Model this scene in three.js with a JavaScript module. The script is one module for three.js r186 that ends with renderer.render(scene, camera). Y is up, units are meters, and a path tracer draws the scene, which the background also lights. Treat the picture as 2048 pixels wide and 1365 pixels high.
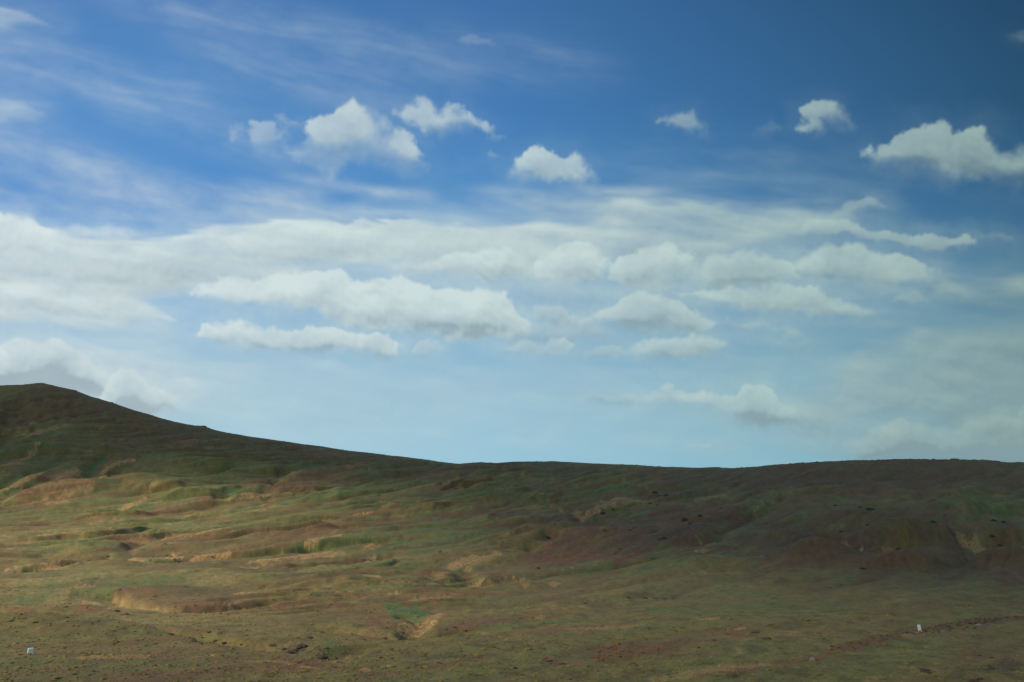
import * as THREE from 'three';
import { mergeGeometries } from 'three/addons/utils/BufferGeometryUtils.js';

// ---------------------------------------------------------------- camera, sky, sun, exposure
const CAM = {'hfov':64.0,'pitch':13.8,'h':14.0};
const R = Math.PI / 180;
const scene = new THREE.Scene();
const ASPECT = 1024 / 682;
const vfov = 2 * Math.atan(Math.tan(CAM.hfov * R / 2) / ASPECT) / R;
const camera = new THREE.PerspectiveCamera(vfov, ASPECT, 0.5, 40000);
camera.position.set(0, CAM.h, 0);
camera.rotation.set(CAM.pitch * R, 0, 0);
const renderer = new THREE.WebGLRenderer();
renderer.toneMapping = THREE.LinearToneMapping;
renderer.toneMappingExposure = 1.0;
renderer.shadowMap.enabled = true;

const SUN_AZ = -114, SUN_EL = 34;                       // left of and a little behind the viewer
const sunDir = new THREE.Vector3(Math.sin(SUN_AZ * R) * Math.cos(SUN_EL * R), Math.sin(SUN_EL * R), -Math.cos(SUN_AZ * R) * Math.cos(SUN_EL * R));
const sun = new THREE.DirectionalLight(new THREE.Color(1.0, 0.92, 0.78), 4.7);
sun.name = 'sun';
sun.position.copy(sunDir).multiplyScalar(4000);
sun.castShadow = true;
sun.shadow.radius = 7;
Object.assign(sun.shadow.camera, { left: -1500, right: 1500, top: 1500, bottom: -1500, near: 10, far: 9000 });
sun.shadow.mapSize.set(4096, 4096);
scene.add(sun, sun.target);

// ---------------------------------------------------------------- seeded noise
function rng(seed) { let s = seed >>> 0; return () => { s = (s + 0x6D2B79F5) | 0; let t = Math.imul(s ^ (s >>> 15), 1 | s); t = (t + Math.imul(t ^ (t >>> 7), 61 | t)) ^ t; return ((t ^ (t >>> 14)) >>> 0) / 4294967296; }; }
const PERM = new Uint8Array(512), GX = new Float32Array(256), GY = new Float32Array(256);
{ const r = rng(7), p = [...Array(256).keys()]; for (let i = 255; i > 0; i--) { const j = Math.floor(r() * (i + 1)); [p[i], p[j]] = [p[j], p[i]]; } for (let i = 0; i < 512; i++) PERM[i] = p[i & 255]; for (let i = 0; i < 256; i++) { const a = r() * 2 * Math.PI; GX[i] = Math.cos(a); GY[i] = Math.sin(a); } }
function noise(x, y, per = 0) {                          // gradient noise, about -1..1; per = period for tiling
  let xi = Math.floor(x), yi = Math.floor(y); const fx = x - xi, fy = y - yi;
  let x1 = xi + 1, y1 = yi + 1;
  if (per) { xi = ((xi % per) + per) % per; yi = ((yi % per) + per) % per; x1 = ((x1 % per) + per) % per; y1 = ((y1 % per) + per) % per; }
  const a = PERM[PERM[xi & 255] + (yi & 255)], b = PERM[PERM[x1 & 255] + (yi & 255)], c = PERM[PERM[xi & 255] + (y1 & 255)], d = PERM[PERM[x1 & 255] + (y1 & 255)];
  const u = fx * fx * fx * (fx * (fx * 6 - 15) + 10), v = fy * fy * fy * (fy * (fy * 6 - 15) + 10);
  const na = GX[a] * fx + GY[a] * fy, nb = GX[b] * (fx - 1) + GY[b] * fy, nc = GX[c] * fx + GY[c] * (fy - 1), nd = GX[d] * (fx - 1) + GY[d] * (fy - 1);
  const p = na + (nb - na) * u, q = nc + (nd - nc) * u;
  return (p + (q - p) * v) * 1.5;
}
function fbm(x, y, oct = 4, gain = 0.5) { let s = 0, a = 1, n = 0; for (let i = 0; i < oct; i++) { s += a * noise(x, y); n += a; a *= gain; const t = x; x = x * 1.62 - y * 1.18 + 17.3; y = t * 1.18 + y * 1.62 - 9.1; } return s / n; }
const clamp = (v, a = 0, b = 1) => v < a ? a : v > b ? b : v;
const sstep = (a, b, v) => { const t = clamp((v - a) / (b - a)); return t * t * (3 - 2 * t); };
const mix = (a, b, t) => a + (b - a) * t;

// ---------------------------------------------------------------- the sky: air and clouds, angles in thousandths of a radian on a chart of the sky ahead
const AIR = [[-747,[[478,0.083,0.223,0.488],[416,0.093,0.238,0.511],[294,0.111,0.279,0.586],[172,0.106,0.296,0.625],[81,0.225,0.456,0.708],[-11,0.366,0.565,0.68],[-72,0.408,0.591,0.68],[-151,0.408,0.617,0.708]]],[-442,[[478,0.063,0.191,0.454],[416,0.071,0.209,0.488],[294,0.087,0.262,0.561],[172,0.093,0.283,0.612],[81,0.188,0.423,0.695],[-11,0.308,0.515,0.673],[-72,0.345,0.558,0.68],[-151,0.366,0.597,0.723]]],[-15,[[478,0.044,0.144,0.35],[416,0.05,0.159,0.38],[294,0.058,0.195,0.454],[172,0.083,0.27,0.548],[81,0.132,0.342,0.592],[-11,0.24,0.456,0.625],[-72,0.281,0.503,0.645],[-151,0.304,0.552,0.687]]],[351,[[478,0.026,0.093,0.21],[416,0.029,0.105,0.231],[294,0.038,0.133,0.287],[172,0.052,0.178,0.36],[81,0.083,0.254,0.454],[-11,0.168,0.361,0.488],[-72,0.21,0.423,0.53],[-151,0.217,0.456,0.573]]],[625,[[478,0.017,0.061,0.129],[416,0.019,0.068,0.143],[294,0.024,0.087,0.173],[172,0.038,0.133,0.262],[81,0.063,0.188,0.305],[-11,0.116,0.27,0.341],[-72,0.156,0.323,0.38],[-151,0.188,0.371,0.442]]]];
const CLOUDS = [[12.2,14.6,0.97,0.74,0.28,[[-716,154],[-588,148],[-521,125],[-460,122],[-405,135],[-338,148],[-283,149],[-234,152],[-198,138],[-176,148],[-106,142],[-39,142],[34,131],[95,99],[22,75],[-76,76],[-149,82],[-204,84],[-283,69],[-369,66],[-442,50],[-448,26],[-420,19],[-503,16],[-564,22],[-716,26]],1],[15.9,18.3,0.9,0.78,0.15,[[-716,75],[-625,78],[-552,75],[-491,67],[-451,53],[-420,26],[-442,17],[-503,16],[-588,25],[-716,26]],1],[13.4,9.8,0.75,0.22,0.1,[[-716,106],[-564,104],[-442,100],[-350,98],[-253,91],[-271,72],[-381,67],[-472,64],[-625,78],[-716,80]],1],[8.5,9.8,0.85,0.72,0.2,[[-356,122],[-283,145],[-234,149],[-198,138],[-176,147],[-76,142],[-15,138],[40,124],[10,104],[-76,100],[-161,97],[-234,93],[-320,98]],1],[36.6,12.2,0.22,0.65,0.0,[[-716,-5],[-442,-18],[-198,-32],[107,-35],[413,-11],[718,20],[718,-157],[-716,-157]],1],[30.5,18.3,0.85,0.5,0.12,[[-106,130],[-15,143],[77,157],[138,165],[229,169],[303,169],[364,166],[413,154],[425,130],[351,99],[290,75],[168,69],[46,87],[-45,105]],1],[20.7,15.9,0.36,0.6,0.1,[[-423,72],[-320,99],[-161,102],[-15,93],[138,81],[290,81],[443,75],[510,58],[413,31],[290,23],[168,11],[46,6],[-76,9],[-198,26],[-320,35],[-393,44]],1],[48.8,12.2,0.6,0.5,0.1,[[-716,8],[-625,11],[-552,9],[-472,-5],[-381,-35],[-332,-72],[-369,-108],[-442,-133],[-716,-133]],1],[18.3,11.0,0.65,0.45,0.1,[[522,82],[571,75],[644,84],[718,69],[718,38],[620,50],[571,47],[498,56]],1],[54.9,15.9,0.7,0.34,0.1,[[315,-72],[376,-35],[449,-5],[535,20],[626,38],[748,50],[748,-151],[413,-151],[327,-121]],1],[8.5,7.3,0.95,0.9,0.3,[[-716,165],[-637,160],[-607,157],[-582,149],[-561,132],[-549,117],[-558,105],[-588,102],[-716,99]],0],[14.6,9.8,0.8,0.75,0.2,[[-588,130],[-552,141],[-509,144],[-466,135],[-448,124],[-478,111],[-552,108]],0],[9.8,8.5,0.9,0.78,0.35,[[-149,93],[-100,100],[-57,108],[-24,115],[4,114],[21,104],[28,87],[16,74],[-39,75],[-100,80],[-143,84]],0],[7.3,7.3,0.95,0.86,0.35,[[23,93],[34,105],[52,115],[83,121],[105,115],[117,100],[120,84],[104,74],[77,67],[46,67],[24,75]],0],[8.5,7.3,0.92,0.8,0.35,[[117,87],[134,106],[162,116],[199,116],[223,106],[234,87],[217,69],[181,61],[144,64],[120,74]],0],[11.0,8.5,0.88,0.68,0.4,[[223,87],[242,103],[272,109],[315,106],[345,93],[351,77],[315,67],[260,63],[223,66]],0],[9.8,7.9,0.92,0.82,0.3,[[342,93],[364,111],[388,121],[419,122],[440,113],[474,104],[504,94],[522,82],[513,71],[474,64],[437,69],[388,74],[351,75]],0],[8.5,6.1,0.62,0.5,0.15,[[376,144],[391,161],[406,171],[431,174],[456,170],[460,165],[431,158],[406,148]],0],[7.3,7.9,0.78,0.58,0.2,[[327,130],[345,143],[370,144],[385,150],[408,148],[434,139],[467,133],[504,130],[547,127],[565,122],[550,116],[516,110],[480,116],[431,125],[388,131],[351,127]],0],[7.3,6.1,0.5,0.5,0.1,[[571,127],[596,132],[620,126],[614,120],[586,121]],0],[6.7,7.3,0.98,0.95,0.42,[[-390,58],[-378,71],[-356,80],[-320,77],[-283,82],[-247,85],[-222,91],[-206,87],[-195,74],[-173,72],[-158,78],[-137,81],[-120,74],[-95,63],[-70,67],[-54,65],[-33,60],[-12,60],[1,50],[11,31],[23,19],[16,8],[-27,2],[-76,-1],[-118,6],[-161,11],[-204,21],[-247,37],[-308,43],[-356,45]],0],[15.9,8.5,0.55,0.38,0.3,[[-2,20],[34,23],[95,26],[120,17],[107,2],[46,-5],[-2,-2]],0],[7.3,7.3,0.85,0.66,0.38,[[88,26],[105,37],[121,45],[132,55],[156,59],[193,55],[223,42],[244,26],[254,17],[229,9],[175,9],[132,17],[107,23]],0],[7.9,7.3,0.86,0.72,0.3,[[193,56],[242,61],[278,66],[327,70],[376,63],[406,50],[437,38],[444,31],[419,26],[382,30],[333,37],[284,38],[236,47]],0],[7.3,6.1,0.6,0.45,0.2,[[26,43],[40,45],[59,39],[77,32],[89,23],[52,21],[28,28]],0],[6.1,6.7,0.93,0.8,0.45,[[-387,6],[-373,20],[-350,25],[-320,20],[-283,14],[-253,16],[-222,17],[-198,9],[-170,9],[-146,4],[-133,-7],[-137,-20],[-161,-20],[-198,-13],[-240,-16],[-283,-13],[-344,-5]],0],[7.3,6.1,0.6,0.5,0.2,[[-128,-6],[-112,2],[-94,0],[-82,-8],[-88,-16],[-112,-17]],0],[7.3,4.9,0.35,0.45,0.1,[[-124,-24],[-106,-20],[-82,-25],[-94,-31]],0],[6.7,6.1,0.62,0.6,0.3,[[-11,-7],[10,-1],[34,-1],[46,4],[63,4],[76,-6],[68,-18],[34,-18],[4,-16]],0],[8.5,4.9,0.55,0.5,0.2,[[83,-13],[101,-5],[126,-5],[142,-16],[120,-23],[95,-22]],0],[6.7,6.7,0.82,0.74,0.35,[[145,-14],[156,-2],[171,6],[193,5],[211,3],[229,9],[251,6],[260,-5],[254,-17],[229,-18],[211,-24],[175,-24],[153,-20]],0],[7.3,4.9,0.4,0.45,0.1,[[254,23],[266,31],[278,20],[290,14],[272,14]],0],[7.3,6.1,0.55,0.5,0.15,[[278,21],[300,27],[321,21],[351,16],[359,2],[345,-3],[324,-1],[327,11],[297,14]],0],[6.1,4.9,0.6,0.55,0.1,[[461,50],[474,59],[489,61],[511,48],[492,44]],0],[12.2,6.1,0.35,0.4,0.1,[[272,-5],[315,4],[364,2],[376,-8],[327,-13]],0],[15.9,11.0,0.84,0.54,0.25,[[-268,230],[-256,243],[-260,261],[-234,272],[-220,286],[-195,294],[-178,287],[-155,268],[-132,253],[-118,236],[-106,213],[-129,213],[-161,224],[-194,222],[-217,215],[-228,208],[-239,222],[-259,226]],2],[9.8,11.0,0.5,0.45,0.1,[[-326,257],[-312,269],[-295,270],[-282,261],[-276,244],[-286,233],[-301,229],[-317,240]],2],[6.7,6.1,0.35,0.4,0.1,[[-349,257],[-341,266],[-333,263],[-337,241],[-345,241]],2],[5.5,4.9,0.4,0.4,0.1,[[-289,272],[-279,279],[-271,270],[-253,264],[-271,260]],2],[7.3,8.5,0.72,0.52,0.2,[[-144,283],[-123,285],[-115,297],[-96,293],[-85,283],[-67,291],[-48,279],[-29,266],[-13,248],[-38,260],[-57,264],[-85,254],[-109,255],[-129,268]],2],[9.8,7.9,0.84,0.7,0.26,[[-2,207],[6,221],[22,231],[39,241],[50,230],[65,222],[77,230],[88,216],[101,200],[77,196],[40,197],[12,200]],2],[8.5,7.3,0.55,0.5,0.1,[[176,269],[195,279],[222,279],[232,266],[239,258],[217,255],[193,263]],2],[6.1,4.9,0.25,0.4,0.1,[[298,258],[315,264],[328,259],[318,253]],0],[8.5,7.3,0.72,0.58,0.2,[[347,286],[361,291],[383,296],[402,287],[414,266],[395,270],[381,268],[375,258],[356,257],[347,263],[362,270],[355,277]],2],[12.2,9.8,0.84,0.66,0.32,[[426,229],[444,237],[461,241],[470,253],[492,264],[511,266],[535,253],[549,261],[577,263],[587,243],[602,230],[620,237],[669,246],[705,209],[632,198],[583,198],[541,202],[504,209],[467,215],[443,220]],2],[6.1,3.7,0.25,0.4,0.1,[[-33,230],[-24,233],[-15,225],[-27,222]],0],[7.3,4.9,0.22,0.4,0.1,[[-67,368],[-51,374],[-27,369],[-24,362],[-51,360]],0],[7.3,3.7,0.3,0.4,0.1,[[608,374],[644,380],[644,365],[614,366]],0],[13.4,8.5,0.55,0.6,0.1,[[-716,294],[-625,293],[-591,291],[-571,279],[-582,266],[-625,269],[-716,270]],1],[18.3,11.0,0.5,0.5,0.1,[[-716,416],[-625,412],[-588,403],[-561,381],[-588,385],[-625,380],[-716,380]],1],[6.1,4.9,0.55,0.5,0.4,[[83,-69],[99,-59],[120,-66],[142,-64],[157,-70],[149,-78],[114,-79]],0],[6.1,6.7,0.78,0.78,0.5,[[157,-72],[172,-58],[190,-53],[211,-61],[223,-63],[234,-58],[254,-64],[271,-68],[281,-57],[290,-52],[309,-58],[327,-69],[351,-79],[354,-91],[339,-101],[309,-107],[272,-97],[248,-83],[199,-75]],0],[6.1,4.3,0.45,0.5,0.2,[[217,-128],[236,-124],[250,-119],[265,-127],[272,-134],[254,-139],[236,-134]],0],[6.1,3.7,0.3,0.45,0.1,[[385,-72],[400,-67],[419,-73],[400,-77]],0],[8.5,4.9,0.3,0.4,0.1,[[388,-101],[413,-92],[431,-100],[413,-106]],0],[5.5,6.7,0.94,0.62,0.95,[[-716,-5],[-643,-11],[-619,-1],[-594,4],[-570,5],[-553,4],[-533,-11],[-513,-19],[-505,-31],[-491,-45],[-478,-59],[-491,-72],[-564,-78],[-716,-78]],0],[4.3,3.7,0.8,0.95,0.1,[[-716,-11],[-637,-5],[-619,-11],[-611,-20],[-620,-27],[-716,-25]],0],[5.5,6.1,0.85,0.72,0.8,[[-503,-66],[-487,-46],[-478,-33],[-465,-33],[-449,-42],[-442,-56],[-426,-57],[-411,-69],[-398,-75],[-411,-86],[-454,-96],[-515,-90]],0],[14.6,9.8,0.8,0.42,0.55,[[406,-127],[431,-106],[455,-100],[474,-88],[492,-97],[522,-102],[553,-97],[583,-95],[632,-90],[748,-78],[748,-163],[425,-163]],0],[5.5,6.1,0.78,0.62,0.3,[[550,-100],[568,-94],[578,-99],[596,-88],[614,-94],[625,-79],[705,-72],[705,-102],[620,-110],[589,-103],[562,-107]],0],[6.1,3.7,0.4,0.5,0.1,[[528,-114],[547,-110],[565,-116],[547,-121]],0],[5.5,3.7,0.4,0.5,0.1,[[449,-113],[467,-107],[474,-112],[458,-117]],0]];
const STREAKS = [[-564,215,201.4,42.7,-0.3,0.55],[-411,172,201.4,24.4,-0.3,0.7],[-283,166,122.0,15.9,-0.2,0.7],[-527,325,231.9,36.6,-0.24,0.38],[-283,380,256.3,36.6,-0.22,0.36],[-247,319,183.1,30.5,-0.3,0.34],[-369,252,183.1,24.4,-0.32,0.34],[-283,182,67.1,11.0,-0.14,0.6],[-204,188,79.3,8.5,-0.18,0.75],[-137,177,51.9,10.4,-0.06,0.85],[22,177,73.2,7.9,-0.12,0.75],[138,182,67.1,7.3,0.02,0.7],[77,165,134.2,11.0,-0.02,0.7],[-15,349,158.7,36.6,-0.12,0.22],[364,171,42.7,4.3,0.03,0.5],[-423,144,85.4,9.8,-0.15,0.7],[-472,197,134.2,14.6,-0.33,0.5],[-588,172,97.6,9.8,-0.3,0.45],[547,-5,103.7,15.9,0.1,0.5],[474,20,134.2,7.3,-0.04,0.4],[-76,-66,317.3,36.6,-0.0,0.3],[-411,-29,158.7,36.6,-0.05,0.45],[413,37,73.2,5.5,-0.03,0.4],[229,-121,256.3,24.4,0,0.25],[-259,-121,256.3,24.4,0,0.25],[95,59,79.3,8.5,0,0.35],[-234,26,158.7,12.2,-0.05,0.3],[589,75,97.6,12.2,-0.1,0.4]];
const WHITE = [[-747, .67, .755, .77], [-442, .64, .735, .735], [-15, .58, .695, .68], [351, .44, .575, .545], [625, .33, .455, .425]];
const GREY = [[-747, .41, .52, .58], [-442, .40, .51, .565], [-15, .35, .47, .515], [351, .26, .375, .40], [625, .215, .31, .325]];
function stops(T, x, o) {
  let i = 0; while (i < T.length - 2 && x > T[i + 1][0]) i++;
  const t = sstep(0, 1, (x - T[i][0]) / (T[i + 1][0] - T[i][0])) * .35 + clamp((x - T[i][0]) / (T[i + 1][0] - T[i][0])) * .65;
  for (let k = 0; k < 3; k++) o[k] = mix(T[i][k + 1], T[i + 1][k + 1], t);
}
const _a = [0, 0, 0], _b = [0, 0, 0], _w = [0, 0, 0], _g = [0, 0, 0];
function column(C, y, o) {
  let i = 0; while (i < C.length - 2 && y < C[i + 1][0]) i++;
  const t = clamp((y - C[i][0]) / (C[i + 1][0] - C[i][0]));
  for (let k = 0; k < 3; k++) o[k] = mix(C[i][k + 1], C[i + 1][k + 1], t);
}
function air(x, y, o) {
  x = clamp(x, AIR[0][0], AIR[AIR.length - 1][0]);
  let i = 0; while (i < AIR.length - 2 && x > AIR[i + 1][0]) i++;
  const t = clamp((x - AIR[i][0]) / (AIR[i + 1][0] - AIR[i][0]));
  column(AIR[i][1], y, _a); column(AIR[i + 1][1], y, _b);
  for (let k = 0; k < 3; k++) o[k] = mix(_a[k], _b[k], t);
}
function inside(P, x, y) {                               // signed distance to an outline, positive inside
  let d = 1e9, s = false;
  for (let i = 0, j = P.length - 1; i < P.length; j = i++) {
    const ax = P[j][0], ay = P[j][1], bx = P[i][0], by = P[i][1], ex = bx - ax, ey = by - ay;
    const t = clamp(((x - ax) * ex + (y - ay) * ey) / (ex * ex + ey * ey)), qx = x - ax - ex * t, qy = y - ay - ey * t, q = qx * qx + qy * qy;
    if (q < d) d = q;
    if ((by > y) !== (ay > y) && x < (ax - bx) * (y - by) / (ay - by) + bx) s = !s;
  }
  return s ? Math.sqrt(d) : -Math.sqrt(d);
}
CLOUDS.forEach((c, n) => { const xs = c[5].map((p) => p[0]), ys = c[5].map((p) => p[1]); c.n = n; c.x0 = Math.min(...xs); c.x1 = Math.max(...xs); c.y0 = Math.min(...ys); c.y1 = Math.max(...ys); });
const LX = -.40, LY = .92;
function cloudDepth(c, x, y) {                           // soft signed depth inside a cloud; sheets are combed along the wind
  const [, rag, , , , P, kind] = c, f = 1 / (rag * 5), o = c.n * 7.7;
  let u = x * f, v = y * f;
  if (kind === 1) { u = (x - y * .3) * f * .3; v = (y + x * .12) * f * 1.5; }
  const oct = 5, gain = kind === 2 ? .62 : .54;
  const wx = fbm(u + o, v, oct, gain), wy = fbm(u + 31.4, v + o, oct, gain);
  let d = inside(P, x + wx * rag * 2.1, y + wy * rag * 1.7);
  if (kind === 2) d += rag * .9 * fbm(u * 2.2 + 5, v * 2.2 + o, 4, .6);
  else d += rag * .5 * (.55 - Math.abs(noise(u * 1.9 + o, v * 2.1 - o)) - .5 * Math.abs(noise(u * 4.1 - o, v * 4.3)));
  return d;
}
const soften = (c, x, y) => mix(.3, 1.3, sstep(-.4, .6, noise(x / 75 + c.n * 3.3, y / 55)));
function skyAhead(x, y, o) {
  air(x, y, o); stops(WHITE, x, _w); stops(GREY, x, _g);
  let ice = 0;                                           // thin ice cloud, combed by the wind
  for (const [cx, cy, hl, hh, sl, op] of STREAKS) {
    const dx = x - cx; if (Math.abs(dx) > hl * 1.7) continue;
    const dy = y - cy - sl * dx; if (Math.abs(dy) > hh * 2.4) continue;
    const m = Math.exp(-2.0 * (dx / hl) ** 4 - 1.3 * (dy / hh) ** 2);
    const u = (dx + dy * sl * 2) / 190 + cy * .07, v = (dy + 7 * noise(x / 110 + cx, y / 80)) / Math.max(16, hh * .42);
    const n = .5 + .55 * (noise(u, v * .8) + .55 * noise(u * 1.9 + 5, v * 1.7) + .3 * noise(u * 3.6 + 9, v * 3.4) + .16 * noise(u * 8, v * 6.4)) / 1.35;
    ice = 1 - (1 - ice) * (1 - clamp(op * m * (.6 + .75 * sstep(.2, .85, n))));
  }
  for (let k = 0; k < 3; k++) o[k] = mix(o[k], mix(_g[k], _w[k], .55) * (k === 2 ? 1.06 : 1), clamp(ice) * clamp(.46 + .55 * fbm((x - y * .4) / 80 + 3, (y + x * .25) / 34, 5, .6), .06, .95));
  for (const c of CLOUDS) {
    const [soft, rag, op, white, shade, , kind] = c, mrg = soft * 3.5 + rag * 3;
    if (x < c.x0 - mrg || x > c.x1 + mrg || y < c.y0 - mrg || y > c.y1 + mrg) continue;
    const sd = cloudDepth(c, x, y), v = clamp((y - c.y0) / (c.y1 - c.y0));
    const P = c[5], under = clamp(.5 + (inside(P, x, y + 16) - inside(P, x, y - 16)) / 64);   // 1 on the underside, 0 on top
    const s = soft * soften(c, x, y) * (.65 + 2.1 * under * under);
    let a = sstep(-s * .8, s * 1.35, sd);
    if (sd < -soft * 4 - rag * 1.5) continue;
    const tex = kind === 1 ? fbm((x - y * .3) / 110 + c.n, (y + x * .1) / 22, 4, .5) : fbm(x / 60 + c.n, y / 38, 4, .5);
    const haze = .4 * sstep(-soft * 3.4, soft * 1.2, sd + rag * 1.5 * fbm(x / 58 + 7, (y + x * .1) / 22 + c.n, 4, .55));   // torn vapour round the cloud
    a = clamp(op * Math.max(a * (.93 + (kind === 1 ? .42 : .2) * tex), haze * (c.y0 > 180 && kind !== 1 ? .3 : 1) * (.6 + .8 * tex)));
    const h = Math.min(c.y1 - c.y0, 80), up = .2 * h;
    const q = clamp(cloudDepth(c, x + LX * up, y + LY * up) / (.5 * h) + .3);
    const f = 1 / 62, lump = (px, py) => noise(px * f + c.n * 3, py * f * 1.35) + .5 * noise(px * f * 2.2, py * f * 2.6 + c.n) - .4 * Math.abs(noise(px * f * 4.1 + 2, py * f * 4.6)) - .2 * Math.abs(noise(px * f * 8.3 + 5, py * f * 9));
    const lit = (kind === 1 ? .8 : 1) * (lump(x, y) - lump(x + LX * 9, y + LY * 9));
    const t = clamp(white + .15 * (1 - q) - 1.45 * shade * (.75 * q * (1.15 - .85 * v) + .55 * sstep(.45, 1, under)) + .40 * lit * (.35 + white * .65) + (kind === 1 ? .34 : .14) * tex);
    for (let k = 0; k < 3; k++) o[k] = mix(o[k], mix(_g[k] * (.86 + .14 * sstep(0, .3, t)), _w[k] * 1.05, t), a);
  }
}
// the sky in every other direction: the same air, brighter on the sun's side, the same kind of broken cloud
const SW = 4096, SH = 2048;
const skyData = new Float32Array(SW * SH * 4);
{
  const sp = Math.sin(CAM.pitch * R), cp = Math.cos(CAM.pitch * R), o = [0, 0, 0], g = [0, 0, 0];
  const airAround = (A, E, out) => {                     // A from the sun's side to the far side of the sky
    let d = Math.abs(((A - SUN_AZ + 540) % 360) - 180);  // 0 at the sun, 180 opposite
    const x = d < 80 ? -620 : d < 144 ? mix(-620, 500, (d - 80) / 64) : mix(500, 380, (d - 144) / 36);
    air(x, clamp((E - CAM.pitch) * 17.45 * 1.02, -250, 470), out); stops(WHITE, x, _w); stops(GREY, x, _g);
  };
  const around = (A, E, out) => {
    airAround(A, E, out);
    const k = 1 / Math.max(Math.sin(Math.max(E, 0) * R) + .09, .09), px = Math.sin(A * R) * Math.cos(E * R) * k, py = -Math.cos(A * R) * Math.cos(E * R) * k;
    const n = fbm(px * .55 + 3, py * .55 + 11, 6, .55) + .35 * fbm(px * .17 + 40, py * .17, 2), ci = fbm(px * .35 + py * .2 + 9, py * 1.9 - px * .9, 5, .55);
    const a0 = .45 * sstep(-.05, .6, ci); for (let k = 0; k < 3; k++) out[k] = mix(out[k], mix(_g[k], _w[k], .6), a0);
    const a = .92 * sstep(-.02, .26, n + .07), t = clamp(.85 - 1.1 * sstep(.1, .6, n) + .2 * fbm(px * 3, py * 3, 3));
    for (let k = 0; k < 3; k++) out[k] = mix(out[k], mix(_g[k], _w[k], t), a);
  };
  const lw = 1024, lh = 512, low = new Float32Array(lw * lh * 3);
  for (let j = 0; j < lh; j++) { const E = ((j + .5) / lh - .5) * 180; if (E < -3) { continue; } for (let i = 0; i < lw; i++) { around(((i + .5) / lw - .25) * 360, Math.max(E, .2), g); low.set(g, (j * lw + i) * 3); } }
  for (let j = 0; j < SH; j++) {
    const E = ((j + .5) / SH - .5) * 180, se = Math.sin(E * R), ce = Math.cos(E * R);
    const fj = Math.max((j + .5) / SH * lh - .5, 0), j0 = Math.min(Math.floor(fj), lh - 2), tj = fj - j0;
    for (let i = 0; i < SW; i++) {
      const at = (j * SW + i) * 4;
      skyData[at + 3] = 1;
      if (E < 0) { skyData[at] = .2; skyData[at + 1] = .2; skyData[at + 2] = .17; continue; }
      let fi = (i + .5) / SW * lw - .5; if (fi < 0) fi += lw; const i0 = Math.floor(fi) % lw, i1 = (i0 + 1) % lw, ti = fi - Math.floor(fi);
      for (let k = 0; k < 3; k++) g[k] = mix(mix(low[(j0 * lw + i0) * 3 + k], low[(j0 * lw + i1) * 3 + k], ti), mix(low[((j0 + 1) * lw + i0) * 3 + k], low[((j0 + 1) * lw + i1) * 3 + k], ti), tj);
      const A = ((i + .5) / SW - .25) * 360;
      let m = 0;
      if (A > -58 && A < 58 && E < 52) {
        const dx = Math.sin(A * R) * ce, dz = -Math.cos(A * R) * ce, z = dx * 0 + se * sp - dz * cp;
        const X = dx / z * 1000, Y = (se * cp + dz * sp) / z * 1000;
        m = sstep(800, 660, Math.abs(X)) * sstep(560, 440, Y);
        if (m > 0) { skyAhead(X, Y, o); for (let k = 0; k < 3; k++) g[k] = mix(g[k], o[k], m); }
      }
      skyData[at] = g[0]; skyData[at + 1] = g[1]; skyData[at + 2] = g[2];
    }
  }
}
const skyTexture = new THREE.DataTexture(skyData, SW, SH, THREE.RGBAFormat, THREE.FloatType);
skyTexture.mapping = THREE.EquirectangularReflectionMapping;
skyTexture.colorSpace = THREE.LinearSRGBColorSpace;
skyTexture.magFilter = skyTexture.minFilter = THREE.LinearFilter;
skyTexture.needsUpdate = true;
scene.background = skyTexture;
scene.environment = skyTexture;
console.log('sky done', performance.now() | 0);

// ---------------------------------------------------------------- helpers
const ORD = ['', 'second', 'third', 'fourth', 'fifth', 'sixth', 'seventh', 'eighth', 'ninth', 'tenth', 'eleventh', 'twelfth', 'thirteenth', 'fourteenth', 'fifteenth', 'sixteenth', 'seventeenth', 'eighteenth', 'nineteenth', 'twentieth'];
function ranked(things) {                                // look-alikes of one group: told apart by their order from the left
  const groups = new Map();
  for (const o of things) if (o.userData.group) { const k = o.userData.group + o.userData.label; if (!groups.has(k)) groups.set(k, []); groups.get(k).push(o); }
  for (const L of groups.values()) {
    if (L.length < 2) continue;
    L.sort((a, b) => Math.atan2(a.position.x, -a.position.z) - Math.atan2(b.position.x, -b.position.z));
    L.forEach((o, i) => { const e = L.length - 1 - i, from = i <= e ? (i ? ORD[i] + ' from left, ' : 'leftmost ') : (e ? ORD[e] + ' from right, ' : 'rightmost '); o.userData.label = from + o.userData.label; });
  }
}
const taken = new Map();
function numbered(name) { const n = taken.get(name) ?? 0; taken.set(name, n + 1); return n ? `${name}_${String(n).padStart(3, '0')}` : name; }
function tag(o, label, category, group, kind) { o.userData = { label, category }; if (group) o.userData.group = group; if (kind) o.userData.kind = kind; return o; }
function mesh(name, geometry, material, parent) { const m = new THREE.Mesh(geometry, material); m.name = name; m.castShadow = m.receiveShadow = true; parent.add(m); return m; }
function lumps(seed, detail, rough, flat, freq = 1.6) {  // an irregular lump about 1 across, resting on y = 0
  const g = new THREE.IcosahedronGeometry(.5, detail), p = g.attributes.position;
  for (let i = 0; i < p.count; i++) {
    const x = p.getX(i), y = p.getY(i), z = p.getZ(i);
    const n = 1 + rough * (fbm(x * freq * 2 + seed * 5.3 + z * 1.7, y * freq * 2 - z * freq * 1.9 + seed, 4, .55));
    p.setXYZ(i, x * n, y * n * flat + .5 * flat * .72, z * n);
  }
  g.computeVertexNormals();
  return g;
}

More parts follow.
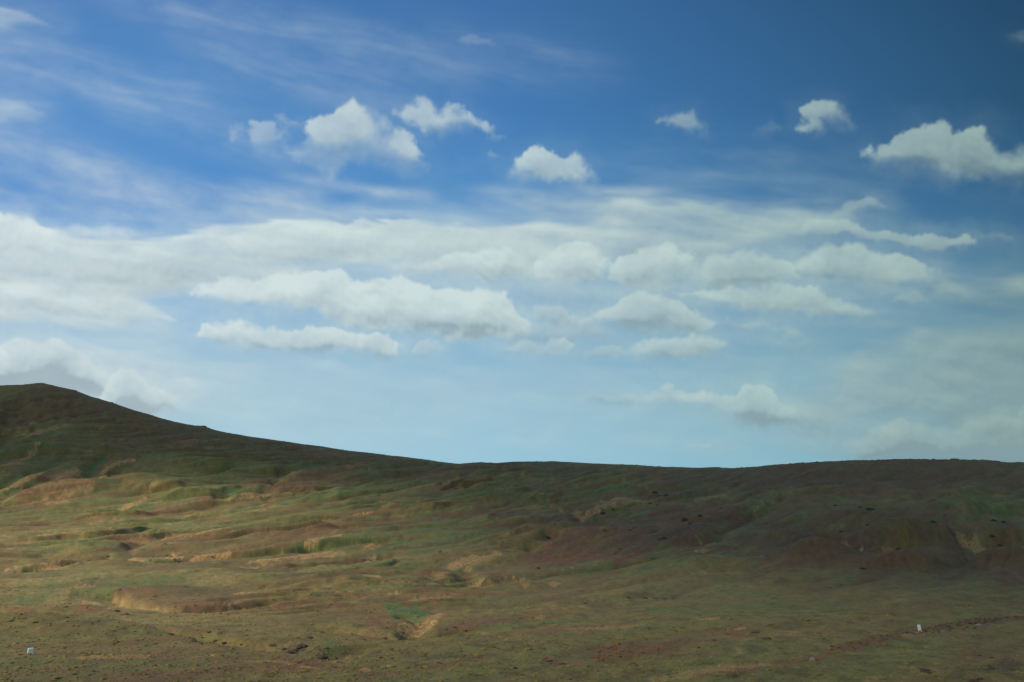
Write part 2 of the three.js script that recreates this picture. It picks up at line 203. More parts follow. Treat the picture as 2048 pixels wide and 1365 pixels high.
// ---------------------------------------------------------------- the land: knots (distance, height) along sight lines every 2 degrees, a crest line, gullies and swells in metres
const KR = [[0,9,24,42,62,80,96,120,152,198,258,360.0,520.0,670.0,830.0,980.0,1100.0],[0.0,9.0,24.0,42.0,62.0,80.0,96.0,120.0,152.0,198.0,258.0,360.0,520.0,669.5,830.0,980.0,1101.8],[0.0,9.0,24.0,42.0,62.0,80.0,96.0,120.0,152.0,198.0,258.0,360.0,520.0,668.1,830.0,980.0,1105.7],[0.0,9.0,24.0,42.0,62.0,80.0,96.0,120.0,152.0,198.0,258.0,360.0,520.0,665.7,830.0,979.8,1110.5],[0.0,9.0,24.0,42.0,62.0,80.0,96.0,120.0,152.0,198.0,258.0,360.0,520.0,663.7,830.0,978.7,1111.8],[0.0,9.0,24.0,42.0,62.0,80.0,96.0,120.0,152.0,198.0,258.0,360.0,520.0,663.7,829.3,975.1,1105.3],[0.0,9.0,24.0,42.0,62.0,80.0,96.0,120.0,152.0,198.0,258.0,360.0,520.0,664.5,824.8,966.0,1090.2],[0.0,9.0,24.0,42.0,62.0,80.0,96.0,120.0,152.0,198.0,258.0,360.0,520.0,662.7,813.4,949.2,1069.1],[0.0,9.0,24.0,42.0,62.0,80.0,96.0,120.0,152.0,198.0,258.0,360.0,520.4,657.2,796.5,927.2,1046.3],[0.0,9.0,24.0,42.0,62.0,80.0,96.0,120.0,152.0,198.0,258.0,360.0,521.7,650.9,780.0,905.6,1026.6],[0.0,9.0,24.0,42.0,62.0,80.0,96.0,120.0,152.0,198.0,258.0,360.0,524.0,646.1,767.2,887.2,1011.1],[0.0,9.0,24.0,42.0,62.0,80.0,96.0,120.0,152.0,198.0,258.0,360.0,525.8,642.9,757.4,871.7,998.5],[0.0,9.0,24.0,42.0,62.0,80.0,96.0,120.0,152.0,198.0,258.0,360.0,524.2,641.0,749.2,858.7,987.4],[0.0,9.0,24.0,42.0,62.0,80.0,96.0,120.0,152.0,198.0,258.0,360.0,518.2,640.1,742.2,848.0,977.5],[0.0,9.0,24.0,42.0,62.0,80.0,96.0,120.0,152.0,198.0,258.0,360.0,509.7,639.5,736.1,839.1,968.4],[0.0,9.0,24.0,42.0,62.0,80.0,96.0,120.0,152.0,198.0,258.0,360.0,501.6,636.8,731.1,832.1,959.6],[0.0,9.0,24.0,42.0,62.0,80.0,96.0,120.0,152.0,198.0,258.0,360.0,494.9,631.1,727.4,827.5,951.2],[0.0,9.0,24.0,42.0,62.0,80.0,96.0,120.0,152.0,198.0,258.0,360.0,489.0,623.3,724.3,824.4,943.3],[0.0,9.0,24.0,42.0,62.0,80.0,96.0,120.0,152.0,198.0,258.0,359.8,483.5,614.6,720.6,822.2,936.9],[0.0,9.0,24.0,42.0,62.0,80.0,96.0,120.0,152.0,198.0,258.0,359.1,477.9,605.0,715.3,820.7,933.9],[0.0,9.0,24.0,42.0,62.0,80.0,96.0,120.0,152.0,198.0,258.0,358.0,472.2,594.3,708.1,820.1,934.3],[0.0,9.0,24.0,42.0,62.0,80.0,96.0,120.0,152.0,198.0,258.0,356.2,465.7,582.1,698.5,818.5,935.6],[0.0,9.0,24.0,42.0,62.0,80.0,96.0,120.0,152.0,198.0,258.0,352.9,456.1,565.7,683.5,810.6,932.4],[0.0,9.0,24.0,42.0,62.0,80.0,96.0,120.0,152.0,198.0,258.0,347.0,441.4,542.8,659.8,792.3,921.3],[0.0,9.0,24.0,42.0,62.0,80.0,96.0,120.0,152.0,198.0,258.0,339.5,423.4,515.9,630.5,766.6,904.1],[0.0,9.0,24.0,42.0,62.0,80.0,96.0,120.0,152.0,198.0,258.0,331.8,406.2,491.0,603.3,740.9,884.7],[0.0,9.0,24.0,42.0,62.0,80.0,96.0,120.0,152.0,198.0,258.0,324.9,392.5,472.2,583.1,719.5,865.0],[0.0,9.0,24.0,42.0,62.0,80.0,96.0,120.0,152.0,198.0,258.0,318.8,381.9,458.6,568.5,702.3,845.9],[0.0,9.0,24.0,42.0,62.0,80.0,96.0,120.0,152.0,198.0,258.0,313.6,373.4,447.9,555.8,687.4,828.9],[0.0,9.0,24.0,42.0,62.0,80.0,96.0,120.0,152.0,198.0,258.0,309.1,366.4,438.8,543.6,674.3,814.9],[0.0,9.0,24.0,42.0,62.0,80.0,96.0,120.0,152.0,198.0,258.0,305.8,361.1,431.6,533.1,663.7,804.1],[0.0,9.0,24.0,42.0,62.0,80.0,96.0,120.0,152.0,198.0,258.0,303.6,357.3,426.1,525.4,655.8,796.1],[0.0,9.0,24.0,42.0,62.0,80.0,96.0,120.0,152.0,198.0,258.0,302.1,354.4,421.9,519.5,649.8,790.2],[0.0,9.0,24.0,42.0,62.0,80.0,96.0,120.0,152.0,198.0,258.0,301.0,352.1,418.4,514.7,645.0,785.2],[0.0,9.0,24.0,42.0,62.0,80.0,96.0,120.0,152.0,198.0,258.0,300.3,350.7,416.1,511.6,641.7,781.8],[0.0,9.0,24.0,42.0,62.0,80.0,96.0,120.0,152.0,198.0,258.0,300.0,350.1,415.2,510.2,640.3,780.4],[0.0,9.0,24.0,42.0,62.0,80.0,96.0,120.0,152.0,198.0,258.0,300.0,350.0,415.0,510.0,640.0,780.7],[0.0,9.0,24.0,42.0,62.0,80.0,96.0,120.0,152.0,198.0,258.0,300.0,350.0,415.0,510.0,640.0,782.1],[0.0,9.0,24.0,42.0,62.0,80.0,96.0,120.0,152.0,198.0,258.0,300.0,350.0,415.0,510.0,640.0,784.5],[0.0,9.0,24.0,42.0,62.0,80.0,96.0,120.0,152.0,198.0,258.0,300.0,350.0,415.0,510.0,640.0,787.0],[0.0,9.0,24.0,42.0,62.0,80.0,96.0,120.0,152.0,198.0,258.0,300.0,350.0,415.0,510.0,640.0,789.0],[0,9,24,42,62,80,96,120,152,198,258,300,350,415,510,640,790]];
const KH = [[11.2,11.2,8.0,3.4,1.4,4.64,4.52,4.11,3.99,4.27,5.68,10.1,21.94,45.02,82.48,123.36,157.62],[11.2,11.2,8.0,3.4,1.4,4.37,4.24,3.82,3.69,3.98,5.44,9.99,22.19,45.9,84.48,128.35,165.05],[11.2,11.2,8.0,3.4,1.4,4.1,3.97,3.54,3.41,3.71,5.21,9.88,22.48,46.71,86.43,132.62,173.07],[11.2,11.2,8.0,3.4,1.4,3.85,3.71,3.27,3.14,3.44,4.98,9.77,22.83,47.44,88.29,135.95,181.33],[11.2,11.2,8.0,3.4,1.4,3.61,3.47,3.02,2.88,3.19,4.76,9.67,23.23,48.26,90.06,138.22,188.23],[11.2,11.2,8.0,3.4,1.4,3.38,3.24,2.77,2.63,2.95,4.56,9.58,23.7,49.35,91.46,138.8,190.97],[11.2,11.2,8.0,3.4,1.4,3.16,3.02,2.54,2.4,2.73,4.37,9.49,24.28,50.39,91.44,136.45,187.1],[11.2,11.2,8.0,3.4,1.4,2.96,2.81,2.33,2.19,2.52,4.19,9.4,24.98,50.67,88.8,130.42,177.04],[11.2,11.2,8.0,3.4,1.4,2.77,2.62,2.13,1.98,2.32,4.02,9.33,25.81,50.01,84.07,122.11,164.49],[11.2,11.2,8.0,3.4,1.4,2.59,2.44,1.94,1.79,2.14,3.86,9.25,26.79,49.1,79.27,114.14,153.24],[11.2,11.2,8.0,3.4,1.4,2.43,2.28,1.77,1.62,1.97,3.72,9.18,27.89,48.49,75.6,107.73,144.43],[11.2,11.2,8.0,3.4,1.4,2.28,2.13,1.62,1.46,1.82,3.59,9.12,28.86,48.27,72.82,102.53,137.23],[11.2,11.2,8.0,3.4,1.4,2.15,1.99,1.47,1.32,1.68,3.47,9.07,29.22,48.43,70.58,98.18,131.07],[11.2,11.2,8.0,3.4,1.4,2.03,1.87,1.35,1.19,1.55,3.36,9.02,28.78,49.01,68.75,94.55,125.74],[11.2,11.2,8.0,3.4,1.4,1.92,1.76,1.24,1.08,1.44,3.27,8.97,27.86,49.66,67.24,91.4,120.73],[11.2,11.2,8.0,3.4,1.4,1.83,1.67,1.14,0.98,1.35,3.19,8.94,26.89,49.67,66.1,88.67,115.89],[11.2,11.2,8.0,3.4,1.4,1.76,1.6,1.06,0.9,1.27,3.12,8.91,25.97,48.7,65.43,86.41,111.37],[11.2,11.2,8.0,3.4,1.4,1.7,1.54,1.0,0.84,1.21,3.07,8.88,25.1,47.06,65.02,84.49,107.19],[11.2,11.2,8.0,3.4,1.4,1.65,1.49,0.95,0.79,1.16,3.03,8.86,24.24,45.23,64.46,82.87,103.75],[11.2,11.2,8.0,3.4,1.4,1.62,1.46,0.92,0.76,1.13,3.0,8.86,23.37,43.34,63.48,81.83,101.86],[11.2,11.2,8.0,3.4,1.4,1.61,1.44,0.9,0.74,1.12,2.99,8.87,22.49,41.38,62.04,81.44,101.73],[11.2,11.2,8.0,3.4,1.4,1.61,1.44,0.9,0.74,1.12,2.99,8.86,21.56,39.33,60.22,81.15,102.28],[11.2,11.2,8.0,3.4,1.4,1.62,1.46,0.92,0.76,1.13,3.0,8.73,20.39,37.0,57.82,80.0,101.85],[11.2,11.2,8.0,3.4,1.4,1.65,1.49,0.95,0.79,1.16,3.03,8.42,18.86,34.24,54.63,77.43,99.69],[11.2,11.2,8.0,3.4,1.4,1.7,1.54,1.0,0.84,1.21,3.07,8.0,17.19,31.34,51.01,73.87,96.43],[11.2,11.2,8.0,3.4,1.4,1.76,1.6,1.06,0.9,1.27,3.12,7.61,15.79,28.87,47.76,70.3,92.92],[11.2,11.2,8.0,3.4,1.4,1.83,1.67,1.14,0.98,1.35,3.19,7.32,14.86,27.16,45.32,67.28,89.55],[11.2,11.2,8.0,3.4,1.4,1.92,1.76,1.24,1.08,1.44,3.27,7.1,14.28,26.01,43.53,64.83,86.67],[11.2,11.2,8.0,3.4,1.4,2.03,1.87,1.35,1.19,1.55,3.36,6.91,13.83,25.09,41.95,62.84,84.8],[11.2,11.2,8.0,3.4,1.4,2.15,1.99,1.47,1.32,1.68,3.47,6.73,13.42,24.25,40.44,61.24,84.22],[11.2,11.2,8.0,3.4,1.4,2.28,2.13,1.62,1.46,1.82,3.59,6.58,13.06,23.52,39.07,59.93,84.43],[11.2,11.2,8.0,3.4,1.4,2.43,2.28,1.77,1.62,1.97,3.72,6.47,12.78,22.91,37.93,58.81,84.57],[11.2,11.2,8.0,3.4,1.4,2.59,2.44,1.94,1.79,2.14,3.86,6.4,12.54,22.38,36.94,57.78,84.25],[11.2,11.2,8.0,3.4,1.4,2.77,2.62,2.13,1.98,2.32,4.02,6.37,12.36,21.92,36.05,56.79,83.4],[11.2,11.2,8.0,3.4,1.4,2.96,2.81,2.33,2.19,2.52,4.19,6.41,12.27,21.58,35.32,55.85,81.98],[11.2,11.2,8.0,3.4,1.4,3.16,3.02,2.54,2.4,2.73,4.37,6.51,12.25,21.36,34.79,54.97,79.94],[11.2,11.2,8.0,3.4,1.4,3.38,3.24,2.77,2.63,2.95,4.56,6.66,12.28,21.2,34.34,54.04,77.54],[11.2,11.2,8.0,3.4,1.4,3.61,3.47,3.02,2.88,3.19,4.76,6.82,12.31,21.04,33.91,52.93,75.18],[11.2,11.2,8.0,3.4,1.4,3.85,3.71,3.27,3.14,3.44,4.98,6.98,12.35,20.88,33.44,51.66,72.97],[11.2,11.2,8.0,3.4,1.4,4.1,3.97,3.54,3.41,3.71,5.21,7.16,12.39,20.71,32.96,50.33,70.8],[11.2,11.2,8.0,3.4,1.4,4.37,4.24,3.82,3.69,3.98,5.44,7.34,12.44,20.53,32.45,49.07,68.77],[11.2,11.2,8.0,3.4,1.4,4.64,4.52,4.11,3.99,4.27,5.68,7.53,12.48,20.34,31.92,47.93,66.94]];
const CREST = [[1100.0,157.62],[1100.0,158.49],[1100.0,159.35],[1100.0,160.22],[1100.0,161.08],[1100.0,161.93],[1100.0,162.79],[1100.0,163.64],[1100.0,164.49],[1100.0,165.34],[1100.0,166.18],[1100.0,167.02],[1100.9,168.15],[1101.8,169.3],[1102.7,170.44],[1103.6,171.59],[1104.5,172.73],[1105.4,173.87],[1106.3,175.01],[1107.2,176.14],[1108.0,177.27],[1108.9,178.4],[1109.8,179.53],[1110.6,180.66],[1111.5,181.78],[1112.3,182.9],[1113.2,184.02],[1114.0,185.14],[1114.8,186.25],[1115.7,187.26],[1116.5,188.19],[1117.3,189.12],[1118.1,190.04],[1118.9,190.96],[1119.7,191.88],[1118.7,192.49],[1116.7,192.93],[1114.8,193.37],[1112.8,193.8],[1110.9,194.29],[1108.9,195.07],[1107.0,195.83],[1105.1,196.6],[1103.2,196.9],[1101.3,195.77],[1099.5,194.64],[1097.7,193.49],[1095.9,192.36],[1094.1,191.3],[1092.3,190.24],[1090.6,189.17],[1087.7,187.1],[1084.2,184.94],[1080.8,182.79],[1077.3,180.97],[1073.8,179.59],[1070.4,178.06],[1066.9,176.39],[1063.5,174.72],[1060.1,172.95],[1056.8,170.95],[1053.4,168.95],[1050.1,166.97],[1046.7,164.99],[1043.4,163.24],[1040.1,161.56],[1036.8,159.88],[1033.4,158.21],[1030.1,156.55],[1028.4,155.1],[1026.8,153.67],[1025.2,152.25],[1023.5,151.07],[1021.9,150.12],[1020.2,149.16],[1018.6,148.21],[1017.0,147.26],[1015.4,146.3],[1013.7,145.35],[1012.1,144.7],[1010.5,144.49],[1008.9,144.27],[1007.3,142.91],[1005.7,141.32],[1004.1,139.94],[1002.6,139.08],[1001.0,138.21],[999.4,137.35],[997.8,136.48],[996.2,135.62],[994.7,134.75],[993.1,133.89],[991.6,133.02],[990.0,132.28],[988.8,131.68],[987.7,131.09],[986.5,130.5],[985.3,129.9],[984.2,129.31],[983.0,128.71],[981.9,128.12],[980.7,127.52],[979.6,126.92],[978.4,126.32],[977.3,125.72],[976.2,125.12],[975.0,124.52],[973.9,123.92],[972.8,123.32],[971.6,122.71],[970.5,122.11],[969.4,121.5],[968.3,120.9],[967.1,120.24],[966.0,119.52],[964.9,118.81],[963.8,118.09],[962.7,117.37],[961.6,116.65],[960.4,115.93],[959.4,115.4],[958.3,114.9],[957.3,114.39],[956.3,113.89],[955.3,113.38],[954.2,112.87],[953.2,112.37],[952.2,111.86],[951.2,111.35],[950.1,110.84],[949.1,110.33],[948.1,109.82],[947.1,109.3],[946.1,108.77],[945.0,108.24],[944.0,107.7],[943.0,107.16],[942.0,106.63],[941.0,106.09],[940.0,105.55],[939.0,105.01],[937.9,104.43],[936.9,103.83],[935.9,103.23],[934.9,102.63],[933.9,102.02],[932.9,101.42],[931.9,100.81],[930.9,100.21],[930.0,99.83],[930.4,100.15],[930.7,100.48],[931.1,100.8],[931.5,101.12],[931.8,101.44],[932.2,101.75],[932.5,101.54],[932.9,101.33],[933.2,101.12],[933.6,100.91],[933.9,101.08],[934.3,101.51],[934.6,101.94],[935.0,102.36],[935.3,102.7],[935.7,102.78],[936.0,102.86],[936.4,102.94],[936.7,103.01],[937.1,103.09],[937.4,103.16],[937.8,103.23],[938.1,103.3],[938.5,103.37],[938.8,103.44],[939.2,103.5],[939.5,103.34],[939.9,103.14],[938.4,102.77],[936.0,102.31],[933.6,101.85],[931.1,101.39],[928.7,100.93],[926.3,100.46],[923.9,100.0],[921.5,99.54],[919.0,99.07],[916.6,98.61],[914.2,98.14],[911.8,97.69],[909.3,97.28],[906.9,96.86],[904.5,96.44],[902.0,96.02],[899.6,95.6],[897.1,95.18],[894.7,94.76],[892.2,94.34],[889.8,93.92],[887.3,93.49],[884.8,92.91],[882.4,92.28],[879.9,91.64],[877.4,91.04],[874.9,90.68],[872.5,90.32],[870.0,89.96],[867.5,89.6],[865.0,89.24],[862.5,88.88],[860.0,88.52],[857.5,88.16],[855.0,87.79],[852.5,87.43],[849.9,87.06],[847.4,86.69],[844.9,86.42],[842.4,86.25],[839.8,86.09],[837.3,85.93],[834.7,85.45],[832.2,84.79],[829.8,84.15],[828.2,83.71],[826.7,83.64],[825.1,83.57],[823.6,83.49],[822.0,83.41],[820.5,83.35],[818.9,83.48],[817.4,83.6],[815.8,83.73],[814.2,83.85],[812.7,83.96],[811.1,84.07],[809.5,84.18],[808.0,84.28],[806.4,84.38],[804.8,84.48],[803.2,84.57],[801.6,84.67],[800.0,84.76],[799.4,84.82],[798.7,84.83],[798.1,84.83],[797.4,84.83],[796.8,84.82],[796.1,84.82],[795.4,84.82],[794.8,84.81],[794.1,84.8],[793.5,84.79],[792.8,84.78],[792.1,84.76],[791.5,84.7],[790.8,84.61],[790.1,84.51],[789.4,84.41],[788.8,84.31],[788.1,84.21],[787.4,84.11],[786.7,84.0],[786.0,83.89],[785.3,83.79],[784.6,83.68],[783.9,83.57],[783.2,83.45],[782.5,83.34],[781.8,83.14],[781.1,82.9],[780.4,82.65],[780.0,82.44],[780.0,82.25],[780.0,82.06],[780.0,81.88],[780.0,81.69],[780.0,81.55],[780.0,81.81],[780.0,81.19],[780.0,80.78],[780.0,80.45],[780.0,80.13],[780.0,79.8],[780.0,79.48],[780.0,79.15],[780.0,78.75],[780.0,78.12],[780.0,77.5],[780.0,77.13],[780.0,76.92],[780.0,76.71],[780.0,76.5],[780.2,76.26],[780.6,75.99],[780.9,75.73],[781.2,75.46],[781.6,75.2],[781.9,74.93],[782.3,74.66],[782.6,74.39],[782.9,74.12],[783.3,73.84],[783.6,73.57],[784.0,73.29],[784.4,73.02],[784.7,72.74],[785.1,72.46],[785.4,72.18],[785.8,71.89],[786.2,71.61],[786.5,71.33],[786.9,71.04],[787.3,70.75],[787.7,70.47],[788.0,70.18],[788.4,69.89],[788.8,69.6],[789.2,69.3],[789.6,69.01],[790.0,68.71],[790,68.52],[790,68.32],[790,68.13],[790,67.93],[790,67.74],[790,67.54],[790,67.34],[790,67.14],[790,66.94]];
const GULLIES = [[1.4,-0.42,[[32.6,-92.2],[40.6,-101.5],[49.8,-111.3],[55.7,-116.6],[63.5,-122.4],[72.1,-127.5],[78.2,-130.2],[84.7,-133.1]]],[5.5,3.2,[[-152.4,-239.3],[-152.7,-269.2],[-150.8,-292.7],[-149.1,-319.0],[-135.3,-316.8],[-129.6,-323.6],[-119.2,-339.7],[-108.6,-350.7],[-93.7,-373.5],[-76.2,-396.7],[-57.5,-414.0],[-41.9,-430.3]]],[5,2.4,[[-149.6,-323.1],[-157.8,-350.0],[-164.6,-383.5],[-157.3,-411.3],[-141.3,-429.1],[-125.8,-455.3],[-111.0,-484.6]]],[5,2.6,[[-98.6,-277.7],[-94.1,-293.9],[-83.6,-306.0],[-72.7,-321.1],[-64.0,-334.9],[-54.9,-352.0],[-48.7,-367.8]]],[4.5,2.4,[[-92.3,-187.3],[-82.3,-180.0],[-69.2,-166.5],[-59.5,-160.1],[-57.2,-168.5],[-54.8,-179.6],[-51.7,-191.0]]],[4,1.0,[[-55.9,-183.2],[-48.8,-197.2],[-39.3,-208.0],[-33.2,-215.0]]],[3.2,1.7,[[-88.0,-142.4],[-78.0,-139.5],[-69.3,-135.2],[-61.0,-129.3],[-53.3,-125.4],[-44.8,-120.4],[-36.1,-112.9],[-28.7,-107.5],[-23.5,-101.1],[-20.4,-97.8],[-19.6,-105.0],[-17.0,-111.9],[-13.8,-117.8]]],[3.2,2.2,[[-31.0,-139.6],[-23.0,-131.1],[-18.7,-127.1],[-16.1,-124.5],[-13.0,-129.3],[-9.6,-134.3],[-3.5,-137.9]]],[3,1.5,[[-21.6,-166.0],[-17.4,-154.8],[-15.0,-145.7],[-15.6,-132.2],[-16.6,-125.9]]],[6,3.2,[[-23.2,-317.5],[-13.6,-275.3],[-13.5,-244.9],[-5.2,-261.1],[5.8,-275.0],[14.6,-289.7],[31.9,-307.5],[52.4,-322.0],[76.8,-328.4]]],[7,4.2,[[-0.8,-337.2],[15.6,-398.8],[31.4,-455.1],[43.2,-509.5],[55.3,-525.6],[81.1,-549.8],[103.2,-561.8],[135.3,-568.7],[167.6,-585.1]]],[6,3.0,[[43.2,-509.5],[40.8,-541.0],[33.2,-577.0],[16.8,-609.4]]],[5,2.6,[[94.2,-568.7],[93.5,-596.3],[90.0,-628.9],[83.6,-658.0]]],[6,3.0,[[75.8,-350.1],[97.7,-395.3],[127.8,-449.5],[154.0,-479.7]]],[6,5,[[125.4,-307.4],[132.3,-330.5],[135.3,-347.7],[137.1,-363.0],[139.0,-379.3]]],[5,3.5,[[125.4,-307.4],[138.6,-318.3],[155.0,-324.7],[164.4,-324.2],[160.9,-303.6]]],[7,5.5,[[131.6,-261.5],[149.1,-279.2],[159.4,-293.0],[178.4,-311.8],[192.4,-322.3],[214.9,-335.9]]],[6,3.0,[[159.4,-293.0],[171.8,-320.1],[186.0,-353.0],[194.6,-377.0]]],[6,2.0,[[95.0,-424.6],[123.3,-452.6],[150.9,-470.5],[172.8,-468.5]]],[8,5,[[-351.5,-549.6],[-358.1,-591.6],[-363.4,-624.1],[-366.4,-651.8],[-370.1,-682.8]]],[8,5,[[-326.0,-511.4],[-333.8,-558.6],[-339.1,-602.2],[-346.4,-634.2]]],[10,6,[[-311.7,-605.8],[-334.6,-654.2],[-346.5,-685.6],[-365.7,-743.4],[-376.3,-782.5]]],[7,4,[[-316.5,-640.2],[-326.1,-687.0],[-327.1,-715.5]]],[8,4.5,[[-202.7,-578.7],[-211.0,-616.8],[-212.1,-636.2],[-205.2,-650.6]]],[8,4,[[-185.3,-624.1],[-197.5,-690.9],[-209.0,-768.8],[-206.4,-802.8]]],[14,3.5,[[-60.1,-910.6],[-103.8,-767.0],[-139.4,-692.6],[-167.3,-627.0],[-191.4,-576.2],[-208.9,-526.1],[-226.4,-484.0],[-255.2,-453.7],[-280.0,-433.6]]],[9,7,[[-433.1,-695.5],[-465.4,-753.0],[-505.4,-818.4],[-547.9,-892.6]]],[7,5,[[-472.2,-790.4],[-508.3,-843.7],[-549.0,-902.8]]],[7,4,[[-470.0,-821.0],[-508.4,-877.7],[-538.7,-922.2]]],[6,3.5,[[-465.2,-838.9],[-496.3,-889.1],[-522.8,-927.0]]],[6,3,[[-452.8,-835.6],[-470.2,-875.1],[-503.2,-921.8]]],[10,1.6,[[-121.4,-440.1],[-101.7,-495.8],[-72.2,-539.3],[-42.5,-572.3],[-8.8,-610.9]]],[9,1.4,[[-92.8,-480.6],[-53.8,-518.3],[-14.7,-560.0],[26.9,-590.4]]],[6,1.6,[[-51.7,-271.5],[-36.5,-277.8],[-18.7,-257.2],[-11.7,-238.8]]],[4,0.9,[[-46.3,-206.5],[-33.2,-215.0],[-21.0,-219.6],[-3.2,-226.7]]],[3,0.9,[[11.4,-126.5],[16.9,-124.4],[20.2,-126.9],[28.3,-130.1],[36.6,-133.0]]],[2.5,1.0,[[8.3,-93.3],[11.9,-96.1],[15.8,-99.7],[22.3,-103.2]]],[3,0.7,[[26.7,-202.8],[38.4,-207.9],[45.7,-197.9]]]];
const MOUNDS = [[-78.6,-199.7,19.6,16,1.8],[-79.5,-151.2,12.5,10,1.2],[-101.8,-269.0,29.8,14,1.6],[-70.1,-257.3,17.9,14,1.5],[-46.6,-245.6,18.3,14,1.6],[-26.4,-274.7,21.9,18,2.2],[51.7,-403.5,47.2,40,6],[14.2,-425.8,23.4,30,4],[-13.5,-358.4,26.3,30,3],[111.2,-310.8,17.1,15,6.5],[118.3,-365.2,18.7,22,3.5],[159.7,-342.4,20.8,17,8.5],[128.4,-280.9,17.9,10,5.0],[152.6,-262.9,14.8,13,6.0],[167.3,-403.0,32.0,26,4],[194.0,-348.4,14.6,18,3],[220.6,-421.0,34.8,24,4],[81.7,-304.1,23.1,14,1.8],[-64.0,-114.9,18.5,11,2.4],[-1.5,-106.8,21.5,12,0.7],[29.9,-109.2,18.0,14,0.7],[58.9,-140.0,22.2,20,0.9],[-267.6,-631.0,37.6,30,5],[-320.5,-588.9,36.8,30,4],[-279.7,-739.9,77.2,40,6],[-420.4,-716.7,30.4,30,6]];
